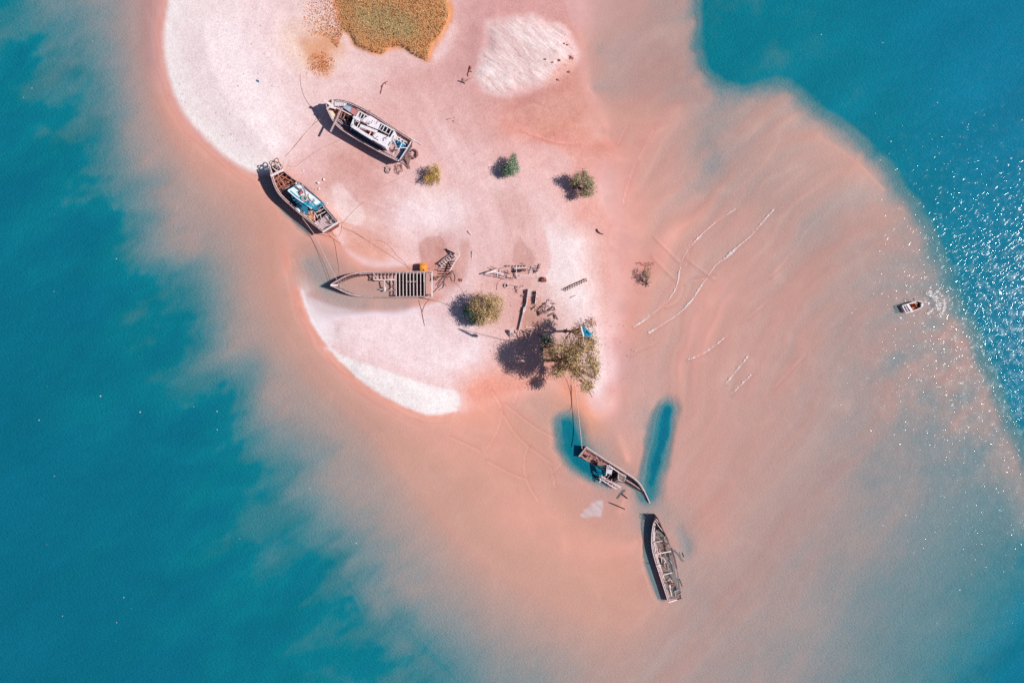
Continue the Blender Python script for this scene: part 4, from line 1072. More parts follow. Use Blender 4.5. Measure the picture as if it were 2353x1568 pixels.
# ================================================================== BOAT WITH TEAL CABIN
def teal_cabin_boat():
    V = V2
    r = thing('fishing_boat', V(850, 780, 0.1), 'derelict fishing boat with teal and white cabin and stripped bare ribs at the bow', 'boat')
    h = Hull(r, V, [(325, 215, 2.5), (320, 300, 2.4), (340, 400, 2.3), (390, 560, 2.1), (455, 690, 2.0), (560, 815, 1.9), (700, 935, 1.8), (870, 1090, 1.8), (1080, 1250, 1.85), (1290, 1415, 2.0)],
             [(345, 205, 2.5), (450, 200, 2.45), (550, 285, 2.3), (640, 360, 2.15), (740, 440, 2.0), (840, 500, 1.9), (1060, 680, 1.8), (1280, 870, 1.8), (1390, 1020, 1.85), (1572, 1230, 2.0)],
             0.0, M['hullred'], M['grey'], M['red'], n=34)
    h.transom(M['hullred'])
    h.rail(1, .08, .99, .22, .03, .07, .07, M['pale']); h.rail(-1, .45, .99, .22, .03, .07, .07, M['pale'])
    h.ribs([.06+.93*i/29 for i in range(30)], 1, .8, .08, .08, .06, .2)
    h.ribs([.05+.44*i/13 for i in range(14)], -1, 1.0, .1, -.06, .12, .5)
    h.ribs([.72+.27*i/9 for i in range(10)], -1, .8, .08, .08, .05, .2)
    pan(r, V, 'hold_floor', M['brown'], .7, [(400, 400), (560, 330), (820, 510), (600, 620), (470, 600)])
    for t in (.16, .21, .27, .33, .38, .43):
        h.thwart(t, -.25, .12, .12, M['red'])
    for pts, w, m in ((((450, 335, 2.0), (590, 575, 1.75)), .13, 'red'), (((545, 395, 1.95), (745, 500, 1.8)), .12, 'red'), (((430, 420, 2.0), (500, 560, 1.9), (560, 640, 1.85)), .11, 'red'), (((555, 600, 1.86), (830, 505, 1.86)), .13, 'red'),
                      (((570, 630, 1.8), (820, 530, 1.8)), .1, 'grey'), (((590, 430, 1.7), (650, 500, 1.4)), .14, 'brown'), (((520, 510, 1.7), (620, 520, 1.4)), .14, 'brown'), (((700, 560, 1.7), (790, 600, 1.75)), .12, 'grey')):
        ln(r, V, 'cross_beam', M[m], w, pts)
    ln(r, V, 'bow_beam', M['pale'], .32, [(328, 388, 2.55), (562, 278, 2.55)], .14)
    for a, b in (((308, 185), (355, 345)), ((345, 195), (475, 150)), ((440, 165), (452, 300)), ((465, 155), (525, 285)), ((360, 230), (440, 300)), ((320, 190), (300, 255))):
        ln(r, V, 'bow_frame', M['pale'], .11, [a+(2.75,), b+(2.45,)])
    # side deck and cabin
    pan(r, V, 'side_deck', M['slate'], 1.25, [(500, 650), (600, 600), (700, 700), (880, 920), (1020, 1090), (970, 1130), (700, 920), (560, 780)])
    for a, b in (((500, 650), (770, 930)), ((560, 600), (700, 790))):
        ln(r, V, 'deck_rail', M['slate'], .09, [a+(1.9,), b+(1.85,)])
    for k in range(9):
        x, y = 540+k*40, 690+k*38
        ln(r, V, 'stanchion', M['slate'], .07, [(x, y, 1.85), (x+10, y-6, 1.27)])
    A, B, Cc, Dd = (650, 645), (870, 505), (1275, 870), (1090, 985)
    z0, z1 = 1.2, 3.0
    for a, b, hl in ((A, B, [.3, .7]), (B, Cc, [.2, .5, .8]), (Cc, Dd, [.5]), (Dd, A, [])):
        wall(r, V, 'cabin_wall', M['teal'], a, b, z0, z1, .07, hl)
    zr = z1+.08
    pan(r, V, 'roof_panel', M['ice'], zr, [(650, 640), (755, 590), (870, 660), (850, 770), (900, 870), (1060, 975), (1000, 950), (650, 660)])
    pan(r, V, 'roof_panel', M['ice'], zr+.01, [(800, 570), (900, 560), (985, 665), (1000, 770), (880, 760), (865, 655)])
    pan(r, V, 'roof_panel', M['ice'], zr+.02, [(985, 662), (1268, 866), (1165, 925), (1005, 775)])
    pan(r, V, 'roof_panel', M['grey'], zr-.02, [(870, 505), (1278, 868), (1240, 860), (985, 660), (900, 560), (800, 570), (760, 590)])
    pan(r, V, 'roof_panel', M['teal'], zr-.03, [(860, 660), (1000, 775), (1165, 925), (1090, 985), (1000, 950), (900, 870), (850, 770)])
    ln(r, V, 'roof_edge', M['ice'], .16, [(645, 655, zr+.05), (800, 790, zr+.05), (1085, 990, zr+.05)], .1)
    ln(r, V, 'roof_edge', M['teal'], .14, [(690, 660, zr+.06), (960, 890, zr+.06)], .06)
    ln(r, V, 'roof_edge', M['grey'], .13, [(905, 545, zr+.08), (960, 650, zr+.08), (985, 765, zr+.08)], .1)
    ln(r, V, 'roof_edge', M['slate'], .12, [(780, 590, zr+.1), (860, 650, zr+.1)], .1)
    ln(r, V, 'roof_edge', M['slate'], .12, [(875, 520, zr+.06), (1275, 872, zr+.06)], .1)
    ln(r, V, 'cabin_post', M['pale'], .14, [(800, 500, 2.9), (795, 600, 2.9)])
    # lean-to side of the cabin facing the water
    aw = pan(r, V, 'awning', M['teal'], 2.4, [(690, 705, 3.02), (1005, 955, 3.02), (1010, 1092, 2.5), (950, 1050, 2.5), (830, 925, 2.55), (735, 825, 2.7)], .06)
    for x, y in ((800, 862), (850, 905), (890, 945), (765, 800)):
        c = V(x, y, 2.79)
        MB().beam(c+Vector((-.13, .1, .12)), c+Vector((.13, -.1, .12)), .22, .05).build('window', M['cloud'], aw)
    # aft
    for a, b in (((1020, 1000), (1255, 905)), ((1095, 1030), (1275, 945)), ((1130, 1075), (1310, 990)), ((1185, 1125), (1345, 1040)), ((1235, 905), (1345, 1010)), ((1130, 1050), (1195, 1160)), ((1240, 1100), (1265, 1190))):
        ln(r, V, 'cross_beam', M['pale'], .1, [a+(1.6,), b+(1.6,)])
    pan(r, V, 'hatch', M['red'], 1.3, [(1190, 1010), (1240, 990), (1270, 1040), (1215, 1060)])
    pan(r, V, 'hold_floor', M['dark'], .7, [(1100, 1010), (1280, 930), (1370, 1060), (1230, 1210), (1150, 1160)])
    pan(r, V, 'aft_deck', M['deckgrey'], 1.45, [(1275, 1165), (1360, 1075), (1550, 1225), (1300, 1385), (1120, 1255), (1200, 1200)])
    pan(r, V, 'side_deck', M['red'], 1.4, [(1030, 1015), (1095, 1000), (1170, 1150), (1110, 1240), (1080, 1225), (1020, 1130)])
    ln(r, V, 'deck_board', M['slate'], .1, [(1310, 1120, 1.5), (1440, 1280, 1.5)], .05)
    ln(r, V, 'stern_rail', M['pale'], .26, [(1285, 1422, 2.05), (1590, 1232, 2.05)], .14)
    ln(r, V, 'stern_rail', M['pale'], .07, [(1200, 1345, 2.15), (1420, 1290, 2.1), (1585, 1235, 2.15)])
    for a, b in (((890, 1080), (1010, 1120)), ((920, 1120), (1060, 1140)), ((930, 1050), (960, 1140)), ((960, 1060), (900, 1100)), ((1120, 1150), (1200, 1350))):
        ln(r, V, 'loose_timber', M['pale'], .07, [a+(1.75,), b+(1.85,)])
    return r
BOAT_T = teal_cabin_boat()
def coil(name, c, R, tr, turns, mat, label, cat, seed=1, wob=.12, stack=.02, squash=1.0):
    r = random.Random(seed); pts = []
    for i in range(turns*18):
        t = 2*math.pi*i/18; q = i/(turns*18)
        rr = R*(0.45+.55*abs(math.sin(q*math.pi*1.7+.4)))*(1+r.uniform(-wob, wob))
        pts.append(Vector(c)+Vector((math.cos(t)*rr, math.sin(t)*rr*squash, tr+stack*q*turns)))
    return tag(MB().tube(pts, tr, 5).build(name, mat, None, True), label, cat)
coil('rope_coil', V2(955, 805, 3.14), .42, .035, 6, M['ropepale'], 'coil of pale rope on the teal cabin roof', 'rope', 3)
sheet_thing('cloth_bundle', V2, [(835, 690, 3.16), (890, 640, 3.2), (940, 700, 3.18), (870, 740, 3.16)], M['redcloth'], 'small red and pink cloth bundle on the teal cabin roof', 'cloth', .25, 8, 6)
sheet_thing('tarpaulin', V2, [(900, 868, 3.16), (1085, 888, 3.17), (1105, 925, 3.17), (1060, 975, 3.12)], M['sky'], 'bright blue sheet draped on the corner of the teal cabin roof', 'tarpaulin', .12, 9)
for i, (a, b, lb) in enumerate((((985, 775), (1120, 940), 'longest grey plank lying along the teal cabin roof'), ((1010, 765), (1060, 850), 'short dark plank beside the rope coil on the cabin roof'))):
    m = MB().beam(V2(*a, 3.2), V2(*b, 3.2), .16, .06)
    tag(m.build('plank', M['grey' if i == 0 else 'slate']), lb, 'plank', 'planks on the cabin roof')
def barrel():
    c = V2(840, 1000, 1.75); ax_ = Vector((.75, -.6, 0)).normalized()
    r = thing('barrel', c-Vector((0, 0, .4)), 'white plastic barrel lying on the side deck below the teal awning', 'barrel')
    rs = []
    for t, k in ((-.42, .8), (-.38, .95), (-.2, 1.0), (0, 1.04), (.2, 1.0), (.38, .95), (.42, .8)):
        sd = ax_.cross(Vector((0, 0, 1))); rs.append([c+ax_*t+sd*(math.cos(q*math.pi/8)*.36*k)+Vector((0, 0, math.sin(q*math.pi/8)*.36*k)) for q in range(16)])
    MB().rings(rs).build('barrel_body', M['plastic'], r, True)
    p = c+ax_*.43+Vector((0, 0, .18)); MB().tube([p, p+ax_*.06], .06, 8).build('cap', M['blue'], r)
barrel()
def crate(c, sx, sy, sz, rot, mat, label, cat, name='crate'):
    r = thing(name, c, label, cat)
    cs, sn = math.cos(rot), math.sin(rot)
    def q(x, y, z): return Vector(c)+Vector((x*cs-y*sn, x*sn+y*cs, z))
    t = .04
    MB().slab([q(-sx, -sy, .05), q(sx, -sy, .05), q(sx, sy, .05), q(-sx, sy, .05)], .05).build('base', mat, r)
    for a, b in (((-sx, -sy), (sx, -sy)), ((sx, -sy), (sx, sy)), ((sx, sy), (-sx, sy)), ((-sx, sy), (-sx, -sy))):
        MB().beam(q(a[0], a[1], sz/2), q(b[0], b[1], sz/2), t, sz).build('side_panel', mat, r)
    MB().slab([q(-sx*.9, -sy*.9, sz*.9), q(sx*.9, -sy*.9, sz*.9), q(sx*.9, sy*.7, sz*.9), q(-sx*.9, sy*.7, sz*.9)], .03).build('lid', mat, r)
crate(V2(1085, 1155, 1.42), .32, .3, .45, math.radians(-62), M['ochre'], 'ochre box on the aft deck of the teal cabin boat', 'crate')

# ================================================================== FLOODED HULL
def flooded_hull():
    V = V3
    r = thing('hull_wreck', V(950, 850, -.1), 'open boat hull half full of muddy water with a row of cross beams', 'boat wreck')
    h = Hull(r, V, [(85, 864, 1.5), (190, 905, 1.25), (350, 990, .75), (500, 1033, .3), (700, 1053, .1), (880, 1057, .25), (1040, 1055, .6), (1400, 1048, .95), (1742, 1048, 1.05)],
             [(85, 860, 1.5), (200, 785, 1.35), (350, 705, 1.2), (500, 665, 1.1), (720, 645, 1.05), (1000, 640, 1.0), (1400, 641, 1.0), (1738, 642, 1.05)],
             -.45, M['hull'], M['grey'], M['brown'], bottom=False, n=36, rail=(.17, .1), flare=.95)
    ln(r, V, 'transom_rail', M['pale'], .17, [(1740, 636, 1.12), (1741, 1055, 1.12)], .12)
    ln(r, V, 'stem_post', M['pale'], .22, [(88, 862, 1.62), (215, 862, 1.35)], .25)
    MB().tube([V(225, 868, .1), V(222, 866, 1.5)], .1, 8).build('mooring_bitt', M['dark'], r)
    h.ribs([.14+.58*i/24 for i in range(25)], -1, .9, .09, .10, .02, .3)
    h.ribs([.62+.36*i/13 for i in range(14)], 1, .9, .09, .10, .02, .3)
    h.rail(-1, .30, .99, .2, -.02, .09, .06, M['grey'])
    pan(r, V, 'hold_floor', M['dark'], .06, [(1160, 670), (1606, 664), (1606, 1034), (1160, 1036)], .1)  # dark boards carry the shade of the deep hold in their colour
    for k in range(6):
        ln(r, V, 'floor_timber', M['dark'], .18, [(1170, 700+k*60, .12), (1600, 695+k*60, .12)], .1)
    ln(r, V, 'bulkhead', M['dark'], .1, [(1612, 655, .5), (1612, 1038, .5)], 1.1)
    for k in range(9):
        x = 1155+k*57
        ln(r, V, 'cross_beam', M['pale'], .11, [(x, 655, 1.02), (x+2, 1038, .95)], .12)
    for k in range(6):
        x = 795+k*60
        ln(r, V, 'half_beam', M['grey'], .1, [(x, 660, .95), (x+2, 772, .85)])
    ln(r, V, 'carling', M['pale'], .16, [(792, 770, .95), (960, 776, .95), (1155, 770, .95)])
    ln(r, V, 'carling', M['grey'], .09, [(1310, 803, .92), (1500, 803, .92)])
    ln(r, V, 'fallen_beam', M['pale'], .12, [(968, 770, .9), (970, 962, .5)])
    ln(r, V, 'fallen_beam', M['pale'], .14, [(985, 888, .5), (980, 960, .5)])
    ln(r, V, 'fallen_beam', M['grey'], .12, [(1050, 735, .98), (1112, 890, .3)])
    ln(r, V, 'fallen_beam', M['pale'], .13, [(890, 928, .35), (950, 930, .35)])
    ln(r, V, 'fallen_beam', M['pale'], .12, [(1040, 950, .45), (1100, 912, .45)])
    ln(r, V, 'fallen_beam', M['grey'], .1, [(1000, 940, .5), (1155, 936, .8)])
    ln(r, V, 'fallen_beam', M['grey'], .12, [(770, 650, 1.2), (885, 790, .9)])
    return r
flooded_hull()
def tank():
    V = V3
    r = thing('fuel_tank', V(1592, 575, .1), 'rusty orange tank standing on the sand against the flooded hull', 'tank')
    rs = []
    for z, k in ((.05, .92), (.12, 1), (1.0, 1), (1.15, .93), (1.22, .78)):
        c = V(1592, 568, 1.0); ring = []
        for i in range(20):
            t = 2*math.pi*i/20
            x = math.copysign(abs(math.cos(t))**.5, math.cos(t))*.49*k; y = math.copysign(abs(math.sin(t))**.5, math.sin(t))*.62*k
            ring.append(Vector((c.x+x, c.y+y, z)))
        rs.append(ring)
    MB().rings(rs).build('tank_body', M['orange'], r, True)
    MB().tube([V(1605, 615, 1.15), V(1605, 615, 1.32)], .09, 10).build('filler_cap', M['dark'], r)
    for dy in (-.3, .3):
        c = V(1592, 568, 1.0); MB().path([c+Vector((-.47, dy, .21)), c+Vector((0, dy, .235)), c+Vector((.47, dy, .21))], .06, .03).build('strap', M['rust'], r)
tank()

# ================================================================== BROKEN WRECKS ON THE SAND
def side_wreck():
    V = V3
    r = thing('hull_wreck', V(2000, 520, .2), 'broken hull side with a tall bent stem standing behind the flooded hull', 'boat wreck')
    ln(r, V, 'stem_post', M['pale'], .16, [(2160, 240, 2.1), (2172, 300, 1.9), (2195, 360, 1.6)], .2)
    ln(r, V, 'stringer', M['pale'], .14, [(2195, 360, 1.55), (2150, 430, 1.4), (2095, 510, 1.2), (2030, 635, .9)])
    for k in range(7):
        f = k/6
        x, y = 2120-f*150, 470+f*240
        z = 1.25-.4*f
        ln(r, V, 'rib', M['brown'], .14, [(x, y, z), (x-36, y+4, .1)])
        ln(r, V, 'rib', M['dark'], .13, [(x-36, y+4, .28), (x-150, y+6, .18)])  # dark bars laid where the ribs' cast shadows fall
    ln(r, V, 'stringer', M['grey'], .1, [(1835, 520, .55), (1950, 420, .6), (2080, 340, .75)])
    ln(r, V, 'stringer', M['grey'], .1, [(1880, 560, .5), (1990, 470, .55), (2120, 400, .7)])
    for k in range(7):
        x, y = 1850+k*40, 495-k*24
        ln(r, V, 'rib', M['pale'], .09, [(x, y, .7), (x+52, y+48, .5)])
        ln(r, V, 'rib', M['dark'], .15, [(x, y, .6), (x-10, y+14, .05)])
    ln(r, V, 'stringer', M['dark'], .12, [(1950, 275, .4), (2030, 305, .45), (2110, 345, .5)])  # dark bar shaped like the cast shadow of the tall stem
    ln(r, V, 'loose_timber', M['grey'], .1, [(1840, 560, .25), (1700, 590, .22)])
side_wreck()
def bow_wreck():
    V = V4
    r = thing('hull_wreck', V(700, 360, .2), 'pointed skeleton of a small boat with short ribs sunk in sand', 'boat wreck')
    def b(name, mat, w, *pts, h=None): ln(r, V, name, M[mat], w, list(pts), h)
    b('stem_post', 'pale', .16, (195, 372, 1.2), (330, 322, .9), (410, 296, .7))
    b('plank', 'pale', .24, (230, 362, .95), (400, 318, .8), h=.06)
    b('plank', 'pale', .2, (330, 342, .85), (535, 384, .75), h=.06)
    b('stringer', 'grey', .1, (190, 392, .6), (400, 425, .65), (560, 474, .55), (700, 482, .5), (1160, 456, .45))
    b('stringer', 'grey', .1, (282, 362, .7), (400, 388, .65), (560, 430, .55))
    b('stringer', 'grey', .08, (470, 282, .55), (690, 232, .6), (930, 214, .6))
    b('stringer', 'pale', .07, (690, 270, .55), (930, 255, .55))
    b('cross_beam', 'pale', .08, (412, 285, .8), (410, 442, .8))
    b('cross_beam', 'pale', .06, (472, 290, .6), (470, 440, .6))
    for x, y in ((412, 372), (470, 388), (532, 400), (590, 425), (640, 440), (690, 445), (760, 440)):
        b('rib', 'brown', .1, (x, y, .62), (x-2, y+52, .2))
    for x in (578, 632, 690, 752, 804, 856, 916):
        b('rib', 'dark', .11, (x, 226, .7), (x+2, 258, .15))
        b('rib', 'pale', .06, (x+10, 222, .6), (x+12, 262, .6))
    b('thwart', 'pale', .2, (718, 278, .7), (945, 264, .7), h=.08)
    b('cross_beam', 'pale', .07, (755, 225, .75), (760, 438, .75))
    b('cross_beam', 'brown', .08, (690, 318, .5), (762, 436, .5))
    b('plank', 'pale', .14, (760, 434, .5), (1052, 402, .5), h=.06)
    b('plank', 'pale', .1, (820, 412, .58), (1050, 398, .55), h=.06)
    b('plank', 'grey', .1, (860, 470, .35), (1160, 452, .35), h=.06)
    MB().slab([V(715, 300, .75), V(835, 292, .75), V(838, 345, .75), V(722, 350, .75)], .5).build('engine_block', M['dark'], r)
    MB().slab([V(850, 290, .6), V(930, 285, .6), V(932, 330, .6), V(852, 332, .6)], .35).build('engine_block', M['brown'], r)
    for x0, y0, x1, y1 in ((1090, 262, 1102, 345), (1125, 278, 1182, 350), (1150, 285, 1158, 345), (1065, 300, 1120, 300), (1030, 240, 1060, 285), (1075, 245, 1110, 262), (985, 380, 1005, 340), (1060, 390, 1160, 410), (1110, 360, 1180, 345), (1120, 395, 1150, 370)):
        b('loose_timber', 'grey' if x0 % 2 else 'pale', .09, (x0, y0, .45), (x1, y1, .35))
    b('loose_timber', 'brown', .1, (275, 238, .3), (340, 272, .3), (412, 288, .4)); b('loose_timber', 'brown', .09, (230, 265, .3), (300, 298, .3), (400, 310, .45))
    b('loose_timber', 'brown', .09, (820, 178, .3), (880, 208, .35))
    b('loose_timber', 'brown', .07, (330, 455, .2), (350, 430, .3)); b('loose_timber', 'brown', .07, (425, 470, .2), (440, 445, .3))
bow_wreck()
def tyre():
    c = V4.g(570, 592, .1); r = thing('tyre', c-Vector((0, 0, .1)), 'sandy tyre lying flat on the sand below the pointed boat skeleton', 'tyre')
    rs = []
    for i in range(24):
        t = 2*math.pi*i/24; d = Vector((math.cos(t), math.sin(t), 0))
        rs.append([c+d*(.26+.085*math.cos(q*math.pi/4))+Vector((0, 0, .09*math.sin(q*math.pi/4)+.02)) for q in range(8)])
    rs.append(rs[0]); MB().rings(rs, cap=False).build('tread', M['rubber'], r, True)
    rim = []
    for i in range(25):
        t = 2*math.pi*i/24; d = Vector((math.cos(t), math.sin(t), 0)); rim.append([c+d*.2+Vector((0, 0, .1)), c+d*.2+Vector((0, 0, -.05)), c+d*.17+Vector((0, 0, -.05)), c+d*.17+Vector((0, 0, .1))])
    MB().rings(rim, cap=False).build('bead', M['dark'], r)
tyre()
def keel_wreck():
    V = V4
    r = thing('keel_timber', V(930, 950, .2), 'long broken keel timber with a wide planked head lying in damp sand', 'boat wreck')
    ln(r, V, 'planking', M['grey'], .34, [(1012, 655, .75), (985, 800, .7)], .1)
    for k in range(5): ln(r, V, 'rib', M['pale'], .06, [(985, 670+k*28, .82), (1045, 676+k*28, .8)])
    ln(r, V, 'keel', M['pale'], .16, [(978, 665, .8), (945, 930, .65), (888, 1075, .55), (808, 1400, .45)], .4)
    ln(r, V, 'scarf_joint', M['pale'], .34, [(915, 985, .72), (895, 1075, .7)], .12)
    ln(r, V, 'iron_strap', M['dark'], .08, [(835, 1062, .5), (935, 1070, .7)])
keel_wreck()
def timb(name, V, pts, w, mat, label, cat='timber', group=None, h=None):
    P = [V(*p) if p[2] is not None else V.g(p[0], p[1], .05) for p in pts]
    m = MB(); (m.beam(P[0], P[1], w, h or w*.8) if len(P) == 2 else m.path(P, w, h or w*.8))
    return tag(m.build(name, M[mat]), label, cat, group)
timb('timber', V4, [(1132, 690, .75), (1118, 800, .7), (1102, 920, .5)], .12, 'pale', 'upright plank edge standing parallel to the wide planked keel head', h=.6)
timb('timber', V4, [(892, 858, .35), (850, 925, .3), (820, 990, .25)], .12, 'brown', 'short curved timber left of the long keel')
timb('stick', V7, [(710, 296, .35), (800, 308, .35), (872, 318, .4)], .13, 'pale', 'pale short log with forked end in the tree shade', 'log')
def rib_row():
    V = V4
    r = thing('rib_row', V.g(1850, 560), 'curved row of short rib stubs sticking out of pale sand', 'boat wreck')
    pts = [(1625, 655), (1690, 622), (1750, 590), (1800, 565), (1850, 545), (1900, 525), (1950, 500), (2000, 475), (2040, 470)]
    MB().path([V.g(x, y, .12) for x, y in pts], .1, .12).build('stringer', M['brown'], r)
    for k in range(10):
        f = k/9
        x = 1640+f*385; y = 655-f*178
        MB().beam(V.g(x, y, .5), V.g(x+20, y+42, -.05), .08, .08).build('rib', M['brown'], r)
rib_row()
def scrap(V, cx, cy, rx, ry, n, seed, w0, w1, l0, l1, label):
    rr = random.Random(seed)
    r = thing('timber_scatter', V.g(cx, cy), label, 'debris')
    for k in range(n):
        x, y = cx+rr.uniform(-rx, rx), cy+rr.uniform(-ry, ry); a = rr.uniform(0, 3.14); l = rr.uniform(l0, l1)
        p = V.g(x, y, rr.uniform(.04, .35)); q = p+Vector((math.cos(a)*l, math.sin(a)*l, rr.uniform(-.2, .25)))
        q.z = max(q.z, gz(q.x, q.y)+.04)
        MB().beam(p, q, rr.uniform(w0, w1), rr.uniform(w0, w1)).build('broken_timber', M[rr.choice(('pale', 'grey', 'brown', 'dark'))], r)
scrap(V4, 1090, 310, 95, 60, 16, 41, .06, .13, .3, .8, 'jumble of broken ribs inside the stern end of the pointed skeleton')
scrap(V4, 1090, 900, 60, 160, 14, 47, .06, .13, .3, .9, 'broken planks strewn right of the long keel timber')
scrap(V4, 560, 400, 230, 60, 16, 48, .05, .1, .25, .7, 'broken rib ends along the pointed skeleton')
scrap(V3, 1960, 600, 120, 90, 14, 49, .05, .12, .3, .8, 'dark broken ribs spilling from the broken hull side')
scrap(V4, 830, 720, 90, 110, 10, 42, .05, .1, .2, .5, 'scattered dark splinters left of the wide planked keel head')
scrap(V4, 1380, 960, 90, 110, 12, 43, .05, .11, .25, .7, 'splintered pieces round the bleached driftwood root')
scrap(V3, 1800, 730, 60, 70, 10, 44, .05, .1, .2, .5, 'loose bits of timber behind the flooded hull transom')
scrap(V7, 560, 470, 80, 60, 9, 45, .05, .12, .2, .6, 'broken wood pieces around the small trestle')
scrap(V9, 560, 930, 160, 110, 9, 46, .03, .07, .15, .4, 'small sticks scattered below the heap of old net')
def small_box(c, a, b, h, mat, name, label, cat):
    r = thing(name, c, label, cat)
    return r
def trestle():
    V = V7
    r = thing('trestle', V.g(470, 440), 'small wooden trestle with a pale square top at the edge of the tree shade', 'trestle')
    pan(r, V, 'top', M['pale'], 1.0, [(430, 348), (502, 352), (500, 402), (440, 398)], .08)
    for a, b in (((445, 395), (440, 500)), ((468, 350), (470, 500)), ((505, 400), (502, 490)), ((430, 350), (425, 470))):
        ln(r, V, 'leg', M['pale'], .1, [a+(.95,), b+(.15,)])
    ln(r, V, 'brace', M['grey'], .08, [(400, 475, .25), (500, 528, .25)]); ln(r, V, 'brace', M['grey'], .08, [(445, 440, .55), (510, 405, .8)])
    r2 = thing('pole_stand', V.g(800, 470), 'thin pole frame leaning where the tree shade meets bright sand', 'frame')
    ln(r2, V, 'upright', M['pale'], .1, [(815, 380, 1.5), (745, 612, .15)])
    ln(r2, V, 'crosspiece', M['dark'], .12, [(700, 352, .9), (830, 385, 1.4), (1000, 470, .7)])
    ln(r2, V, 'upright', M['dark'], .09, [(990, 470, .7), (995, 480, .05)])
trestle()
# driftwood and litter
def branchy(name, V, lines, mat, label, cat, group=None, r0=.09, lift=.08):
    m = MB()
    for L_ in lines:
        P = soft([V.g(p[0], p[1], p[2] if len(p) > 2 else lift) for p in L_], 1)
        m.tube(P, r0, 6, r0*.45)
    return tag(m.build(name, M[mat], None, True), label, cat, group)
branchy('driftwood', V4, [[(1165, 1140), (1195, 1050, .5), (1250, 985, .5), (1310, 895, .2)], [(1180, 1110, .3), (1290, 1075, .6), (1420, 1030, .3)], [(1340, 1140), (1400, 1120, .3), (1465, 1085, .2)], [(1460, 1110, .3), (1495, 1160, .3), (1520, 1215)], [(1475, 1120, .3), (1455, 1200)], [(1250, 985, .4), (1195, 965)], [(1300, 930, .4), (1240, 915)], [(1200, 1060, .4), (1290, 1100, .4), (1360, 1060, .3)], [(1270, 1010, .4), (1320, 1110, .3)], [(1380, 1035, .4), (1445, 965, .2)]],
        'deadwood', 'large bleached driftwood root with forked limbs above the big tree shadow', 'driftwood', None, .12)
timb('plank', V4, [(1320, 888, .4), (1412, 800, .25)], .13, 'pale', 'pale plank leaning on the far end of the driftwood root', 'plank')
timb('plank', V4, [(1745, 815, None), (1840, 770, None)], .12, 'grey', 'flat grey plank on the pale sand below the rib stubs', 'plank')
branchy('driftwood', VT, [[(1880, 745), (1915, 725, .4), (1960, 705)], [(1880, 745, .3), (1820, 735)], [(1880, 740, .3), (1875, 705, .3)], [(1870, 745, .2), (1890, 765)], [(1890, 738, .2), (1850, 750)]], 'deadwood', 'spiky driftwood stump beside the pale ripple mound', 'driftwood', None, .1)
branchy('driftwood', VT, [[(1930, 600), (1935, 640, .3), (1910, 670)], [(1935, 630, .3), (1945, 610)], [(1930, 645, .2), (1950, 655)], [(1910, 670), (1915, 695)]], 'weed', 'thin brown driftwood twig north of the spiky stump', 'driftwood', None, .08)
branchy('seaweed', VT, [[(1180, 742), (1155, 750, .15), (1135, 775)], [(1155, 752), (1165, 765)], [(1138, 775), (1128, 800), (1125, 820)], [(1125, 820), (1115, 855)], [(1140, 770), (1120, 790)]], 'weed', 'trailing strip of brown seaweed north of the white cabin boat', 'seaweed', None, .08)
branchy('driftwood', VT, [[(1720, 1088), (1762, 1078, .12)], [(1775, 1098), (1790, 1108)]], 'deadwood', 'two thin sticks on sand east of the white cabin boat', 'sticks', None, .05)
branchy('branch', View(2000, 667, 2.351), [[(735, 518), (745, 540, .2), (768, 558, .15), (798, 566)]], 'bark', 'curved dark branch on the peach sand south of the round bush', 'branch', None, .1)
branchy('driftwood', View(1560, 580, 2.941), [[(750, 925, .2), (768, 950, .2), (783, 972)]], 'pale', 'short white stick on sand above the broken hull side', 'stick', None, .07)
branchy('driftwood', View(1560, 580, 2.941), [[(802, 1155, .2), (796, 1195, .2), (790, 1232)]], 'pale', 'thin upright stick right of the broken hull side', 'stick', None, .06)
branchy('brushwood', V4, [[(1250+18*rnd.uniform(-3, 3), 480+18*rnd.uniform(-2.6, 2.6), rnd.uniform(.05, .5)), (1250+18*rnd.uniform(-3, 3), 480+18*rnd.uniform(-2.6, 2.6), rnd.uniform(.05, .5)), (1250+18*rnd.uniform(-4, 4), 480+18*rnd.uniform(-3, 3), .05)] for _ in range(26)], 'weed', 'dark tangle of brushwood at the end of the pointed boat skeleton', 'brushwood', None, .06)
branchy('dead_branch', V3, [[(2110, 620, .5), (2040, 680, .4), (1960, 790, .3), (1870, 880, .2), (1760, 980)], [(2110, 625, .5), (2000, 740, .4), (1900, 850, .2), (1800, 930)], [(2080, 650, .4), (1960, 720, .3), (1850, 790)], [(2000, 730, .3), (1900, 760, .2), (1800, 860)], [(2120, 620, .5), (2135, 700, .2), (2110, 800)], [(2060, 690, .3), (2070, 800)], [(1960, 800, .3), (1930, 900), (1850, 940)], [(1900, 780, .2), (1830, 880)], [(1940, 830, .2), (1980, 870)]],
        'deadwood', 'sprawling dead branch on damp sand beside the flooded hull stern', 'branch', None, .06)
branchy('brushwood', V3, [[(1790+14*rnd.uniform(-3, 3), 750+14*rnd.uniform(-3, 3), rnd.uniform(.05, .35)), (1790+14*rnd.uniform(-3, 3), 750+14*rnd.uniform(-3, 3), rnd.uniform(.05, .35))] for _ in range(16)], 'weed', 'small brown brushwood heap against the flooded hull transom', 'brushwood', None, .05)
branchy('brushwood', V3, [[(2205+9*rnd.uniform(-3, 3), 775+9*rnd.uniform(-3, 3), rnd.uniform(.05, .25)), (2205+9*rnd.uniform(-3, 3), 775+9*rnd.uniform(-3, 3), .05)] for _ in range(8)], 'weed', 'little twig knot on the sand right of the dead branch', 'brushwood', None, .05)
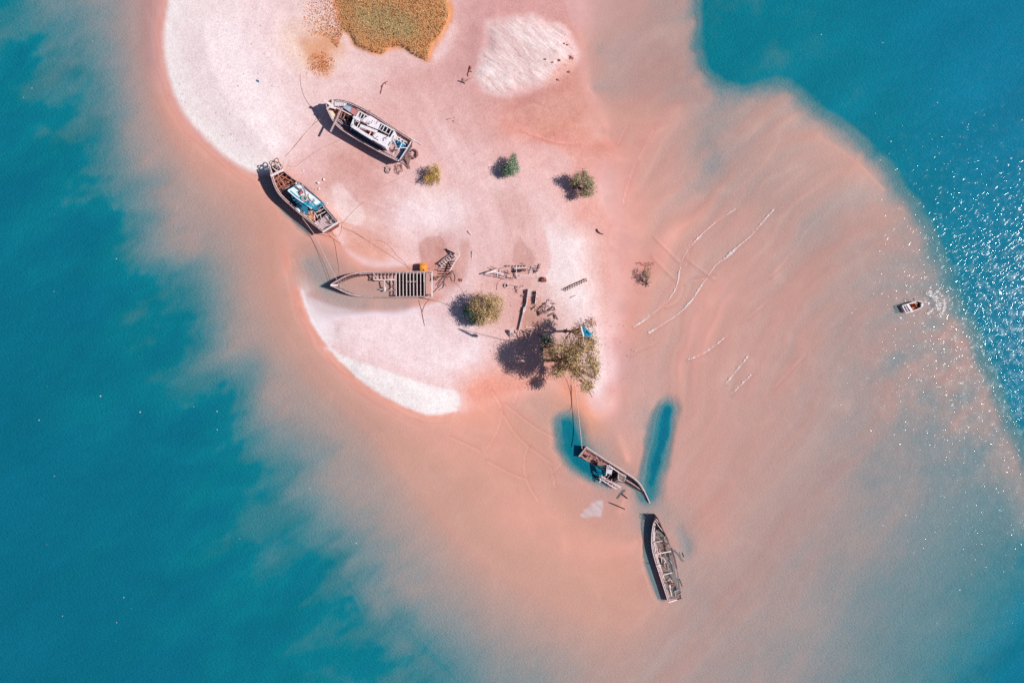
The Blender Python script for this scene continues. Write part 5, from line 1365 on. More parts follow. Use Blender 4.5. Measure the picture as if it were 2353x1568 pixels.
for i, (x, y, s_, lb) in enumerate(((505, 525, 30, 'largest brown seaweed clump at the edge of the pale ripple mound'), (395, 550, 20, 'middle brown seaweed clump inside the lower edge of the mound'), (480, 655, 18, 'lowest brown seaweed clump under the pale ripple mound'), (380, 725, 18, 'flat brown seaweed patch below the mound and nearest the wet sand'), (438, 398, 12, 'tall thin dark tuft on the pale ripple mound'), (468, 410, 12, 'small dark tuft lying just right of the thin tuft on the mound'), (332, 566, 11, 'smallest brown tuft on the left of the mound clumps'), (265, 540, 14, 'pale brown tuft farthest left among the mound clumps'))):
    branchy('seaweed', VR, [[(x+s_*rnd.uniform(-.7, .7), y+s_*rnd.uniform(-.5, .5), rnd.uniform(.03, .12)), (x+s_*rnd.uniform(-.5, .5), y+s_*rnd.uniform(-.4, .4), rnd.uniform(.04, .16)), (x+s_*rnd.uniform(-1, 1), y+s_*rnd.uniform(-.8, .8), .03)] for _ in range(9)], 'weed', lb, 'seaweed', 'seaweed clumps on the pale mound', .04)
def jug(c, L_, rad, ang, label, mat='plastic'):
    r = thing('plastic_container', c-Vector((0, 0, rad)), label, 'container', 'white plastic containers washed up on the sand')
    d = Vector((math.cos(ang), math.sin(ang), 0)); sd = d.cross(Vector((0, 0, 1)))
    rs = [[c+d*(t*L_)+sd*(math.cos(q*math.pi/5)*rad*k)+Vector((0, 0, math.sin(q*math.pi/5)*rad*k)) for q in range(10)] for t, k in ((-.5, .8), (-.46, 1), (.25, 1), (.42, .5), (.44, .35))]
    MB().rings(rs).build('container_body', M[mat], r, True)
    MB().tube([c+d*(L_*.44), c+d*(L_*.55)], rad*.38, 8).build('cap', M['blue'], r)
for x, y, l, a, lb in ((1205, 518, .42, -.3, 'largest white container on the sand right of the teal cabin'), (1302, 452, .34, 2.0, 'white container farthest up the sand from the teal cabin'), (1220, 622, .3, .8, 'white container closest to the side of the teal cabin'), (1360, 888, .26, 1.2, 'small white container near the aft rail of the teal cabin boat'), (1335, 905, .2, 0, 'tiny white container next to another by the aft rail'), (925, 285, .22, .2, 'small white container beyond the bow of the teal cabin boat')):
    jug(V2.g(x, y, l*.32), l, l*.32, a, lb)
sheet_thing('plastic_scrap', VT, [(-8, 728+0, .45), (6, 735, .47), (14, 750, .45), (-4, 744, .45)], M['sky'], 'blue and white plastic scrap alone on the pale western dune', 'scrap', .15, 12, 4)
def net_thing():
    r = random.Random(4); m = MB()
    def strand(c0, R, n, w):
        pts = []; a = r.uniform(0, 6.28)
        for i in range(n):
            a += r.uniform(-.2, .7)
            pts.append(V9.g(c0[0]+math.cos(a)*R*r.uniform(.55, 1.0), c0[1]+math.sin(a)*R*r.uniform(.7, 1.1), r.uniform(.06, .5)))
        m.tube(soft(pts, 1), w, 5)
    for _ in range(14): strand((1045, 470), 150, 9, r.uniform(.035, .07))
    for _ in range(12): strand((800, 560), 120, 7, r.uniform(.03, .05))
    for _ in range(16):
        x = r.uniform(760, 950)
        m.tube(soft([V9.g(x, 480+r.uniform(-40, 60), .4), V9.g(x+r.uniform(-50, 40), 620, .4), V9.g(820+r.uniform(-20, 80), 760+r.uniform(-20, 30), .3), V9.g(880+r.uniform(-30, 50), 900+r.uniform(-20, 60), .08)], 2), r.uniform(.03, .055), 5)
    m.tube(soft([V9.g(560, 710, .6), V9.g(660, 700, .5), V9.g(760, 800, .2), V9.g(860, 960, .05)], 2), .06, 6)
    tag(m.build('fishing_net', M['net'], None, True), 'big tangle of old net and rope heaped at the white cabin boat stern', 'fishing net')
net_thing()
coil('rope_coil', V9.g(215, 1000, .04), .42, .07, 3, M['ropepale'], 'thick pale rope coil on the sand below the white cabin boat stern', 'rope', 6, .35, .03)
coil('rope_coil', V9.g(545, 960, .03), .55, .03, 3, M['rope'], 'thin loose rope coil between the thick coil and the yellow bush', 'rope', 7, .4, .02, 1.2)
def bow_net():
    r = random.Random(14); m = MB()
    for _ in range(26):
        pts = []; a = r.uniform(0, 6.28); cx, cy, R = r.choice(((400, 180, 80), (460, 200, 70), (430, 110, 55), (350, 150, 60), (500, 230, 60)))
        for i in range(7):
            a += r.uniform(.2, 1.0); pts.append(V2(cx+math.cos(a)*R*r.uniform(.6, 1), cy+math.sin(a)*R*r.uniform(.6, 1), r.uniform(2.3, 2.8)))
        m.tube(soft(pts, 1), r.uniform(.025, .05), 5)
    tag(m.build('fishing_net', M['net'], None, True), 'bundle of old net hung over the bow of the teal cabin boat', 'fishing net')
bow_net()

def clutter(root, V, poly, z, n, seed, name='loose_board', mats=('pale', 'grey', 'brown', 'red', 'dark', 'slate'), l=(.25, .8), w=(.05, .14)):
    rr = random.Random(seed); k = 0
    xs = [p[0] for p in poly]; ys = [p[1] for p in poly]
    while k < n:
        x, y = rr.uniform(min(xs), max(xs)), rr.uniform(min(ys), max(ys))
        if not inpoly(x, y, poly): continue
        k += 1
        p = V(x, y, z+rr.uniform(.03, .12)); a = rr.uniform(0, 3.14); L_ = rr.uniform(*l)
        MB().beam(p, p+Vector((math.cos(a)*L_, math.sin(a)*L_, rr.uniform(0, .1))), rr.uniform(*w), rr.uniform(.03, .08)).build(name, M[rr.choice(mats)], root)
def inpoly(x, y, P):
    c = False
    for (ax_, ay2), (bx, by) in zip(P, P[1:]+P[:1]):
        if (ay2 > y) != (by > y) and x < (bx-ax_)*(y-ay2)/(by-ay2+1e-12)+ax_: c = not c
    return c
clutter(BOAT_W, V1, [(1564, 1046), (1742, 795), (1970, 940), (1800, 1230), (1530, 1092)], 1.52, 22, 81)
clutter(BOAT_W, V1, [(1220, 500), (1380, 540), (1420, 680), (1240, 620)], 3.5, 5, 82, mats=('pale', 'grey', 'slate'), l=(.2, .6), w=(.03, .07))
clutter(BOAT_W, V1, [(1400, 790), (1640, 870), (1560, 1010), (1350, 890)], 3.5, 6, 83, mats=('pale', 'grey', 'brown'), l=(.2, .7), w=(.03, .07))
clutter(BOAT_W, V1, [(690, 500), (950, 640), (1100, 740), (1060, 800), (800, 690)], 1.52, 14, 84)
clutter(BOAT_W, V1, [(1000, 290), (1160, 370), (1380, 500), (1110, 385)], 1.55, 6, 85, mats=('red', 'brown', 'pale'))
clutter(BOAT_T, V2, [(1200, 1170), (1360, 1085), (1520, 1220), (1310, 1360), (1140, 1255)], 1.47, 12, 86)
clutter(BOAT_T, V2, [(1030, 1015), (1100, 1010), (1160, 1150), (1110, 1230), (1030, 1130)], 1.42, 8, 87)
clutter(BOAT_T, V2, [(430, 440), (560, 400), (760, 520), (600, 600)], 1.2, 16, 88, mats=('red', 'brown', 'pale', 'dark'))
clutter(BOAT_T, V2, [(860, 560), (960, 600), (1120, 880), (1040, 900)], 3.14, 9, 89, name='roof_scrap', mats=('grey', 'slate', 'pale', 'brown'), l=(.2, .7), w=(.04, .1))
clutter(BOAT_T, V2, [(560, 680), (680, 700), (900, 940), (980, 1090), (860, 1030)], 1.28, 12, 90, mats=('slate', 'grey', 'dark'))
# ================================================================== WRECKS IN THE SHALLOWS
def listing_wreck():
    V = V5
    r = thing('hull_wreck', V(800, 600, -.4), 'listing wreck with collapsed cabin frame between two dark pools', 'boat wreck')
    h = Hull(r, V, [(1782, 1388, .15), (1680, 1160, .35), (1600, 1012, .7), (1530, 920, .9), (1400, 820, 1.1), (1250, 715, 1.2), (1100, 620, 1.25), (870, 478, 1.35), (640, 330, 1.35), (402, 172, 1.35)],
             [(1780, 1392, .12), (1610, 1115, .1), (1450, 1010, -.25), (1270, 900, -.6), (1000, 850, -.9), (700, 690, -.9), (430, 520, -.5), (243, 378, .3)],
             -1.3, M['hull'], M['grey'], M['brown'], n=34, rail=None, flare=.6)
    h.transom(M['hullred'])
    MB().path([p+Vector((0, 0, .05)) for p in h.P], .13, .09).build('gunwale', M['pale'], r)
    h.rail(1, .16, .98, .22, -.03, .08, .08, M['grey'])
    h.ribs([.14+.83*i/27 for i in range(28)], 1, .6, .08, .08, .03, .16)
    pan(r, V, 'aft_deck', M['deckred'], 1, [(392, 196, 1.12), (640, 352, 1.1), (866, 500, 1.08), (862, 560, .75), (650, 578, .28), (520, 520, .2), (420, 480, .15), (258, 372, .42)], .08)
    pan(r, V, 'fore_deck', M['brown'], 1, [(884, 512, 1.05), (1100, 655, 1.0), (1250, 745, .95), (1240, 775, .8), (905, 595, .75)], .06)
    for k in range(5):
        ln(r, V, 'deck_beam', M['red'], .1, [(905+k*75, 520+k*50, 1.1), (955+k*75, 585+k*44, .95)])
    pan(r, V, 'hatch', M['dark'], .4, [(345, 318, .82), (432, 372, .8), (398, 418, .5), (320, 350, .62)], .03)  # both dark hatch panels stand in for the shade in open holes
    pan(r, V, 'hatch', M['dark'], .5, [(545, 438, .68), (664, 515, .62), (622, 574, .34), (508, 494, .38)], .03)
    ln(r, V, 'deck_rail', M['red'], .12, [(385, 205, 1.25), (500, 285, 1.2)])
    ln(r, V, 'transom_rail', M['pale'], .18, [(408, 174, 1.45), (243, 378, .55)])
    ln(r, V, 'transom_rail', M['red'], .14, [(425, 200, 1.3), (280, 372, .6)])
    # cabin frame
    pan(r, V, 'cabin_roof', M['white'], 2, [(872, 598, 2.2), (976, 645, 2.2), (946, 772, 1.85), (858, 742, 1.85)], .07)
    for pts, w, m in ((((885, 568, 2.1), (1115, 725, 2.05)), .14, 'pale'), (((1115, 728, 2.05), (1262, 800, 1.95), (1218, 942, 1.6), (1090, 868, 1.65), (1112, 728, 2.05)), .12, 'pale'),
                      (((1130, 765, 2.0), (1245, 820, 1.95)), .08, 'pale'), (((1150, 745, 2.0), (1240, 785, 1.95)), .07, 'grey'), (((1195, 800, 1.9), (1195, 910, 1.7)), .1, 'rust'), (((860, 560, 2.1), (838, 790, 1.8)), .14, 'pale'),
                      (((945, 700, 1.9), (945, 780, 1.8)), .1, 'pale'), (((900, 640, 2.2), (960, 660, 2.2)), .12, 'dark')):
        ln(r, V, 'cabin_frame', M[m], w, pts)
    for a, b in (((840, 760), (702, 945)), ((925, 770), (845, 868)), ((1100, 870), (1020, 942)), ((1170, 912), (1100, 990)), ((955, 880), (945, 915))):
        ln(r, V, 'cabin_strut', M['pale'], .08, [a+(1.7,), b+(.85,)])
    for q in ((870, 600), (970, 650), (1112, 728), (1258, 802), (1215, 940), (1092, 868), (945, 770)):
        ln(r, V, 'cabin_post', M['brown'], .12, [q+(1.9,), q+(.1,)])
    wall(r, V, 'cabin_wall', M['dark'], (975, 650), (1110, 730), .2, 1.5)
    wall(r, V, 'cabin_wall', M['slate'], (1085, 760), (1080, 870), .2, 1.4)
    pan(r, V, 'cabin_floor', M['dark'], .35, [(960, 655), (1108, 735), (1088, 870), (1040, 1000), (870, 890), (845, 790), (935, 770)], .1)  # dark slab added to deepen the shade inside the cabin
    ln(r, V, 'fallen_plank', M['grey'], .3, [(698, 795, .95), (1158, 1052, .85)], .08)
    ln(r, V, 'fallen_rail', M['pale'], .13, [(665, 842, .7), (800, 920, .7), (945, 1015, .65), (1062, 1085, .6)])
    for a, b in (((722, 822), (692, 948)), ((800, 880), (790, 915)), ((895, 905), (870, 970)), ((992, 962), (952, 1022)), ((1092, 1035), (1045, 1092)), ((940, 915), (965, 1000))):
        ln(r, V, 'fallen_rail', M['pale'], .1, [a+(.75,), b+(.6,)])
    ln(r, V, 'lower_plank', M['grey'], .14, [(1268, 880, .4), (1450, 1000, .3), (1608, 1112, .25)])
    ln(r, V, 'lower_plank', M['dark'], .2, [(1260, 930, .12), (1440, 1040, .1), (1600, 1130, .1)])
    clutter(r, V, [(400, 215), (640, 370), (840, 510), (640, 560), (300, 350)], .85, 12, 91, mats=('pale', 'red', 'brown'), l=(.2, .6), w=(.04, .1))
listing_wreck()
def sunken_hull():
    V = V6
    r = thing('hull_wreck', V(560, 800, -.4), 'narrow half sunken hull with one high side and bare rails in the shallows', 'boat wreck')
    h = Hull(r, V, [(408, 158, 1.1), (375, 225, 1.0), (350, 310, .9), (332, 440, .82), (330, 560, .78), (345, 680, .75), (380, 810, .74), (422, 940, .72), (490, 1150, .7), (588, 1455, .7)],
             [(412, 158, 1.6), (450, 230, 1.4), (500, 345, .7), (545, 430, .2), (595, 530, -.1), (650, 680, -.25), (700, 860, -.3), (735, 1000, -.25), (765, 1200, -.15), (782, 1395, .15)],
             -.55, M['hull'], M['pale'], M['brown'], bottom=False, n=34, rail=None, flare=.92)
    MB().path([p+Vector((0, 0, .04)) for p in h.P], .11, .09).build('gunwale', M['pale'], r)
    MB().path([p+Vector((0, 0, .02)) for p in h.S[:13]], .09, .07).build('gunwale', M['brown'], r)
    pan(r, V, 'bottom_boards', M['brown'], -.16, [(400, 330), (470, 330), (560, 560), (650, 760), (720, 1150), (740, 1380), (640, 1400), (520, 1050), (420, 760), (365, 520)], .05)
    h.rail(1, .05, .99, .22, -.05, .09, .09, M['pale']); h.rail(1, .2, .8, .5, -.25, .1, .1, M['pale']); h.rail(1, .1, .6, .34, -.12, .06, .06, M['pale'])
    h.ribs([.06+.92*i/21 for i in range(22)], 1, .8, .09, .08, .02, .35)
    h.ribs([.1+.3*i/5 for i in range(6)], -1, .35, .08, .05, .03, .1)
    ln(r, V, 'transom_rail', M['pale'], .14, [(588, 1458, .92), (718, 1420, .55)]); ln(r, V, 'transom_rail', M['dark'], .12, [(715, 1418, .4), (785, 1395, .12)])
    for pts, w, m in ((((372, 312, 1.0), (455, 295, .7)), .1, 'dark'), (((400, 360, .5), (500, 345, .5)), .1, 'dark'), (((372, 548, .9), (500, 522, .4)), .12, 'grey'), (((420, 724, 1.0), (625, 684, .45)), .13, 'pale'), (((430, 655, .6), (520, 640, .3)), .08, 'brown'),
                      (((508, 1042, .8), (642, 1008, .2)), .12, 'pale'), (((598, 1188, .7), (704, 1178, .2)), .1, 'brown'), (((400, 905, 1.1), (475, 890, .8)), .1, 'pale'), (((420, 885, .4), (515, 880, .25)), .1, 'dark')):
        ln(r, V, 'cross_beam', M[m], w, pts)
    for pts, w, m in ((((430, 305, .4), (445, 360, .3)), .12, 'dark'), (((505, 470, .12), (530, 580, .1), (546, 690, .08)), .12, 'dark'), (((580, 700, .1), (620, 820, .06), (660, 1000, .04)), .1, 'slate'), (((640, 640, .08), (680, 780, .05), (718, 945, .04)), .16, 'slate'),
                      (((390, 560, 1.0), (440, 740, .9)), .1, 'pale'), (((455, 650, .8), (490, 860, .6)), .08, 'pale'), (((600, 1195, 1.0), (640, 1365, .9)), .12, 'pale'), (((560, 1110, .9), (600, 1220, .85)), .13, 'dark'), (((598, 1020, .1), (650, 1110, .08)), .12, 'slate'), (((700, 1215, .06), (705, 1285, .05)), .16, 'slate'),
                      (((390, 215, 1.5), (440, 300, .9), (520, 400, .3)), .08, 'pale'), (((400, 190, 1.6), (470, 290, .9)), .07, 'pale'), (((590, 1250, .6), (620, 1330, .5)), .14, 'dark'), (((540, 560, .05), (600, 570, .03)), .15, 'slate')):
        ln(r, V, 'stringer', M[m], w, pts)
    ln(r, V, 'curved_knee', M['pale'], .1, [(490, 780, .7), (525, 800, .75), (545, 835, .7), (525, 865, .6)])
    pan(r, V, 'deck_scrap', M['dark'], .5, [(410, 770), (480, 790), (520, 850), (505, 880), (430, 880)], .1)
    MB().tube([V(600, 1190, .9), V(612, 1240, .9)], .16, 8).build('mooring_post', M['pale'], r)
    clutter(r, V, [(400, 330), (480, 340), (600, 640), (690, 1000), (740, 1380), (620, 1400), (500, 1000), (400, 700)], .05, 34, 92, name='broken_timber', mats=('pale', 'brown', 'dark', 'slate', 'grey'), l=(.2, .9), w=(.04, .1))
sunken_hull()
def under(V, pts, w, label, mat='dark'):
    return timb('sunken_timber', V, pts, w, mat, label, 'timber', 'sunken timbers round the two wrecks')
under(V5, [(470, 728, -.1), (520, 840, -.1), (575, 935, -.08)], .14, 'sunken timber forming a bent line left of the collapsed cabin')
under(V5, [(500, 720, .01), (620, 830, .02)], .1, 'thin sunken stick crossing the bent timber left of the collapsed cabin')
under(V5, [(1070, 1292, -.1), (1160, 1190, -.08), (1252, 1105, -.06)], .14, 'sunken timber pointing up right below the collapsed cabin')
under(V5, [(1170, 1185, .04), (1230, 1230, .03), (1300, 1292, .02)], .12, 'sunken stick crossing the timber below the collapsed cabin')
under(V5, [(900, 1378, -.06), (1020, 1425, -.04), (1245, 1522, -.06)], .14, 'longest sunken timber next to the pale rippled sand patch')
under(V6, [(680, 668, -.12), (760, 750, -.1), (822, 842, -.12)], .12, 'sunken timber trailing right from the narrow half sunken hull')
under(V6, [(800, 705, .02), (822, 770, .02)], .12, 'short sunken stick floating right of the narrow half sunken hull')
under(V6, [(755, 1100, .02), (800, 1220, .02)], .1, 'sunken rail lying beside the stern of the narrow hull')

# ================================================================== DINGHY AND ROWER
def dinghy():
    V = V8
    r = thing('dinghy', V(1040, 680, -.08), 'small white dinghy with orange floor crossing the glittering shallows', 'boat')
    h = Hull(r, V, [(1440, 572, .5), (1422, 522, .5), (1340, 462, .47), (1240, 458, .45), (1120, 478, .43), (900, 548, .42), (650, 626, .42)],
             [(1440, 584, .5), (1400, 666, .5), (1285, 742, .47), (1170, 785, .45), (1060, 822, .43), (930, 862, .42), (802, 900, .42)],
             -.12, M['white'], M['white'], M['white'], n=24, rail=(.10, .05), thick=.04, flare=.8)
    h.transom(M['white'])
    ln(r, V, 'transom_rail', M['white'], .12, [(650, 626, .46), (802, 900, .46)])
    pan(r, V, 'floor', M['floor'], .1, [(930, 600), (1050, 540), (1240, 520), (1330, 560), (1290, 690), (1060, 790), (1000, 790)], .04)
    pan(r, V, 'floor', M['slate'], .1, [(700, 640), (900, 590), (1000, 800), (830, 870)], .04)
    ln(r, V, 'thwart', M['white'], .3, [(845, 575, .38), (1035, 862, .38)], .05)
    ln(r, V, 'thwart', M['grey'], .2, [(755, 608, .36), (885, 848, .36)], .05)
    pan(r, V, 'bow_seat', M['sky'], .36, [(1345, 500), (1405, 525), (1422, 575), (1390, 650), (1345, 610), (1370, 560)], .04)
    return r
dinghy()
def skin_body(name, chain, mat, parent, sub=2, root=0):
    """chain: list of (point, radius, parent index)"""
    me = bpy.data.meshes.new(name)
    org = sum((Vector(c[0]) for c in chain), Vector())/len(chain)
    me.from_pydata([Vector(c[0])-org for c in chain], [(i, c[2]) for i, c in enumerate(chain) if c[2] is not None], [])
    o = bpy.data.objects.new(name, me); COL.objects.link(o)
    sm = o.modifiers.new('skin', 'SKIN'); sm.use_smooth_shade = True
    for i, c in enumerate(chain):
        sv = me.skin_vertices[0].data[i]; rr = c[1] if isinstance(c[1], tuple) else (c[1], c[1]); sv.radius = rr
        sv.use_root = (i == root)
    o.modifiers.new('smooth', 'SUBSURF').levels = sub; o.modifiers[-1].render_levels = sub
    bpy.context.view_layer.update()
    dg = bpy.context.evaluated_depsgraph_get()
    m2 = bpy.data.meshes.new_from_object(o.evaluated_get(dg)); m2.name = name
    o.modifiers.clear(); o.data = m2
    m2.materials.clear(); m2.materials.append(mat)
    m2.polygons.foreach_set('use_smooth', [True]*len(m2.polygons))
    if parent is not None:
        o.parent = parent; o.location = org-Vector(parent['_w'])
    else: o.location = org
    o['_w'] = tuple(org)
    return o
def rower():
    B = V8(1275, 600, .4)
    f = (V8(900, 730, .4)-V8(1275, 600, .4)); f.z = 0; f.normalize(); f = Vector((f.x, f.y, 0))
    s = Vector((-f.y, f.x, 0))            # towards the south side gunwale when facing the flat end
    U = Vector((0, 0, 1))
    def P(a, b, c): return B+f*a+s*b+U*c
    r = thing('person', B, 'person in dark clothes and pale hat sitting in the dinghy holding a paddle', 'person')
    hip, ch = P(0, 0, .12), P(.10, -.02, .52)
    hl, hr = P(.34, -.36, .36), P(.36, -.12, .50)
    paddle0, paddle1 = V8(1060, 376, .55), V8(1352, 508, 1.02)
    # the hands close on the paddle shaft
    hr = paddle0.lerp(paddle1, .80); hl = paddle0.lerp(paddle1, .56)
    nk = P(.12, -.02, .66); hd = P(.15, -.02, .80)
    chain = [(hip, (.17, .14), None), (P(.05, 0, .32), (.16, .12), 0), (ch, (.19, .12), 1), (nk, .06, 2), (P(.13, -.02, .74), (.08, .09), 3), (P(.15, -.02, .84), (.085, .10), 4), (P(.16, -.02, .91), (.05, .06), 5),
             (P(.10, -.21, .56), .06, 2), (P(.10, -.21, .56).lerp(hl, .5)+U*-.06, .045, 7), (hl, .032, 8),
             (P(.10, .19, .56), .06, 2), (P(.24, .22, .34), .045, 10), (hr, .032, 11),
             (P(.10, -.10, .10), .09, 0), (P(.48, -.14, .22), .07, 13), (P(.80, -.10, -.20), .045, 14), (P(.94, -.11, -.24), .035, 15),
             (P(.10, .10, .10), .09, 0), (P(.50, .14, .20), .07, 17), (P(.84, .12, -.20), .045, 18), (P(.98, .13, -.24), .035, 19)]
    body = skin_body('body', chain, M['skin'], r)
    # clothing follows the same joints, a little fuller
    cl = [(hip, (.19, .16), None), (P(.05, 0, .32), (.18, .14), 0), (ch, (.21, .14), 1), (P(.115, -.02, .60), (.10, .09), 2),
          (P(.10, -.21, .56), .08, 2), (P(.10, -.21, .56).lerp(hl, .5)+U*-.06, .06, 4), (P(.10, -.21, .56).lerp(hl, .72)+U*-.03, .05, 5),
          (P(.10, .19, .56), .08, 2), (P(.24, .22, .34), .06, 7), (P(.24, .22, .34).lerp(hr, .5), .05, 8)]
    skin_body('shirt', cl, M['cloth'], r)
    tr = [(P(0, 0, .10), (.18, .15), None), (P(.10, -.10, .10), .105, 0), (P(.48, -.14, .22), .085, 1), (P(.72, -.11, -.08), .065, 2), (P(.10, .10, .10), .105, 0), (P(.50, .14, .20), .085, 4), (P(.76, .125, -.08), .065, 5)]
    skin_body('trousers', tr, M['cloth'], r)
    # face: nose, ears, eyes, mouth
    m = MB()
    fc = P(.15, -.02, .82)
    m.beam(fc+f*.085+U*.01, fc+f*.115-U*.02, .03, .045, .8); m.build('nose', M['skin'], r)
    for q in (-1, 1):
        MB().tube([fc+s*(q*.085)+U*.02, fc+s*(q*.098)-U*.02], .022, 6).build('ear', M['skin'], r)
        MB().tube([fc+f*.088+s*(q*.032)+U*.025, fc+f*.097+s*(q*.032)+U*.025], .011, 6).build('eye', M['dark'], r)
    MB().tube([fc+f*.088+s*.025-U*.045, fc+f*.094-U*.048, fc+f*.088-s*.025-U*.045], .008, 5).build('mouth', M['rust'], r)
    # fingers closed round the shaft, thumb on the near side
    ax_ = (paddle1-paddle0).normalized(); e1 = ax_.cross(U).normalized(); e2 = e1.cross(ax_)
    for hand in (hl, hr):
        hand_ob = MB()
        for k in range(4):
            c = hand+ax_*((k-1.5)*.021); L_ = (.030, .033, .032, .028)[k]
            pts = [c+e1*(math.cos(t)*L_)+e2*(math.sin(t)*L_) for t in (2.6, 1.7, .8, -.1, -1.0)]
            hand_ob.tube(pts, .0095, 5, .0075)
        c = hand-ax_*.03
        hand_ob.tube([c+e1*-.03, c-ax_*.02+e1*-.01-e2*.03, c+ax_*.0+e1*.02-e2*.03], .011, 5, .009)
        hand_ob.build('fingers', M['skin'], r)
    # brimmed hat
    hc = P(.16, -.02, .895); rs = []
    for z, q in ((-.01, .205), (0, .21), (.012, .13), (.05, .115), (.085, .09), (.10, .03)):
        rs.append([hc+Vector((math.cos(t*math.pi/9)*q, math.sin(t*math.pi/9)*q, z)) for t in range(18)])
    MB().rings(rs).build('hat', M['pale'], r, True)
    p = thing('paddle', paddle0, 'dark paddle held over the dinghy side with its blade in the water', 'paddle')
    MB().tube([paddle0.lerp(paddle1, .16), paddle1], .018, 7).build('shaft', M['pale'], p)
    a, b = paddle0.lerp(paddle1, -.02), paddle0.lerp(paddle1, .24)
    MB().beam(a, b, .17, .025, .55).build('blade', M['dark'], p)
    return r
rower()

# ================================================================== TREES
def leaves(m, rr, c, R, n, size, flat=.8, cl=None, clr=.34, mi_w=(.46, .29, .25), spray=34):
    """n leaves gathered in sprays through an ellipsoid crown of radii R round c."""
    cl = cl or max(6, int(n/spray)); n = int(n*.86)
    per = max(1, n//cl)
    for _ in range(cl):
        while True:
            d = Vector((rr.uniform(-1, 1), rr.uniform(-1, 1), rr.uniform(-.75, 1)))
            if .15 < d.length < 1: break
        d = d.normalized()*(d.length**.45)*rr.uniform(.6, 1.12)
        k = Vector(c)+Vector((d.x*R[0], d.y*R[1], d.z*R[2]))
        tone = rr.random(); out = Vector((d.x, d.y, d.z)).normalized()
        for _ in range(per):
            p = k+Vector((rr.gauss(0, clr), rr.gauss(0, clr), rr.gauss(0, clr*.7)))
            nn = (Vector((rr.gauss(0, .5), rr.gauss(0, .5), .55)) + out*.9).normalized()
            ax1 = Vector((rr.uniform(-1, 1), rr.uniform(-1, 1), rr.uniform(-.45, .45))); ax1 = (ax1-nn*ax1.dot(nn)).normalized()
            sd = ax1.cross(nn)
            if sd.length < .1: continue
            sd.normalize(); L_ = size*rr.uniform(.7, 1.35); w = L_*rr.uniform(.34, .5)
            t = rr.random()*.6+tone*.4
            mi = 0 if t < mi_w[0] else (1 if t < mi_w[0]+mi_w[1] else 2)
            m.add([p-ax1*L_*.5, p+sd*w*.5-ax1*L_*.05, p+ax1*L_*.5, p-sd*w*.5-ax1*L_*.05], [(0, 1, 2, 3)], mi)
def tree(base, blobs, mats, label, cat='tree', name='mangrove_tree', trunk_r=.12, size=.22, seed=1, group='trees on the sandbank', limbs=True, dens=1.0, clr=.3, spray=34):
    """base: D pixel of the trunk foot; blobs: (Dx, Dy, height of centre, rx, ry, rz in m, leaves)."""
    rr = random.Random(seed)
    b = DV.g(*base)
    r = thing(name, b, label, cat, group)
    m = MB(); t = MB(); extra = {}
    cen = [DV(q[0], q[1], q[2]) for q in blobs]
    top = sum(cen, Vector())/len(cen)
    fork = b.lerp(Vector((top.x, top.y, top.z)), .38)
    t.tube(soft([b-Vector((0, 0, .2)), b.lerp(fork, .5)+Vector((rr.uniform(-.1, .1), rr.uniform(-.1, .1), 0)), fork], 1), trunk_r*1.25, 8, trunk_r)
    for k in range(5):
        a = 2*math.pi*k/5+rr.uniform(-.4, .4); t.tube([b+Vector((0, 0, .25)), b+Vector((math.cos(a)*trunk_r*2.2, math.sin(a)*trunk_r*2.2, .03)), b+Vector((math.cos(a)*trunk_r*4, math.sin(a)*trunk_r*4, -.1))], trunk_r*.55, 6, trunk_r*.2)
    for q, c in zip(blobs, cen):
        for _ in range(1 if not limbs else 3):
            e = c+Vector((rr.uniform(-.6, .6)*q[3], rr.uniform(-.6, .6)*q[4], rr.uniform(-.3, .5)*q[5]))
            mid = fork.lerp(e, .5)+Vector((rr.uniform(-.2, .2), rr.uniform(-.2, .2), -.15))
            t.tube(soft([fork, mid, e], 1), trunk_r*.6, 6, trunk_r*.14)
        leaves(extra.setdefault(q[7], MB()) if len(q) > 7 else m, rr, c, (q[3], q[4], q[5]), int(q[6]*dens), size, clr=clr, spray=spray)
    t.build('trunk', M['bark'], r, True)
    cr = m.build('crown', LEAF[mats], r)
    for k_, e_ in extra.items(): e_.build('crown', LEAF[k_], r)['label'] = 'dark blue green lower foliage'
    return r
tree((978, 402), [(996, 396, 1.7, 1.15, 1.15, .9, 1500), (985, 410, 1.3, .8, .8, .6, 600), (1002, 412, 1.4, .5, .6, .6, 300)], 'gold', 'small golden yellow bush beside the net tangle', 'bush', 'mangrove_bush', .07, .15, 11, 'trees on the sandbank', clr=.19, dens=1.5)
tree((1160, 390), [(1176, 382, 1.8, 1.05, 1.25, 1.1, 1500), (1166, 392, 1.4, .9, .85, .8, 800), (1180, 364, 1.8, .4, .5, .5, 260)], 'green', 'compact dark green bush standing on open pink sand', 'bush', 'mangrove_bush', .08, .15, 12, clr=.2, dens=2.6)
tree((1318, 430), [(1348, 416, 2.4, 1.2, 1.0, .9, 1100), (1353, 432, 2.2, .95, 1.2, .9, 900), (1326, 406, 2.6, .55, .5, .6, 330), (1342, 398, 2.7, .5, .5, .5, 280), (1322, 418, 1.4, .8, .7, .7, 500), (1340, 446, 1.8, .6, .4, .5, 300)], 'sage', 'ragged grey green tree with gaps near the peach sand', 'tree', 'mangrove_tree', .11, .16, 13, clr=.22, dens=2.3)
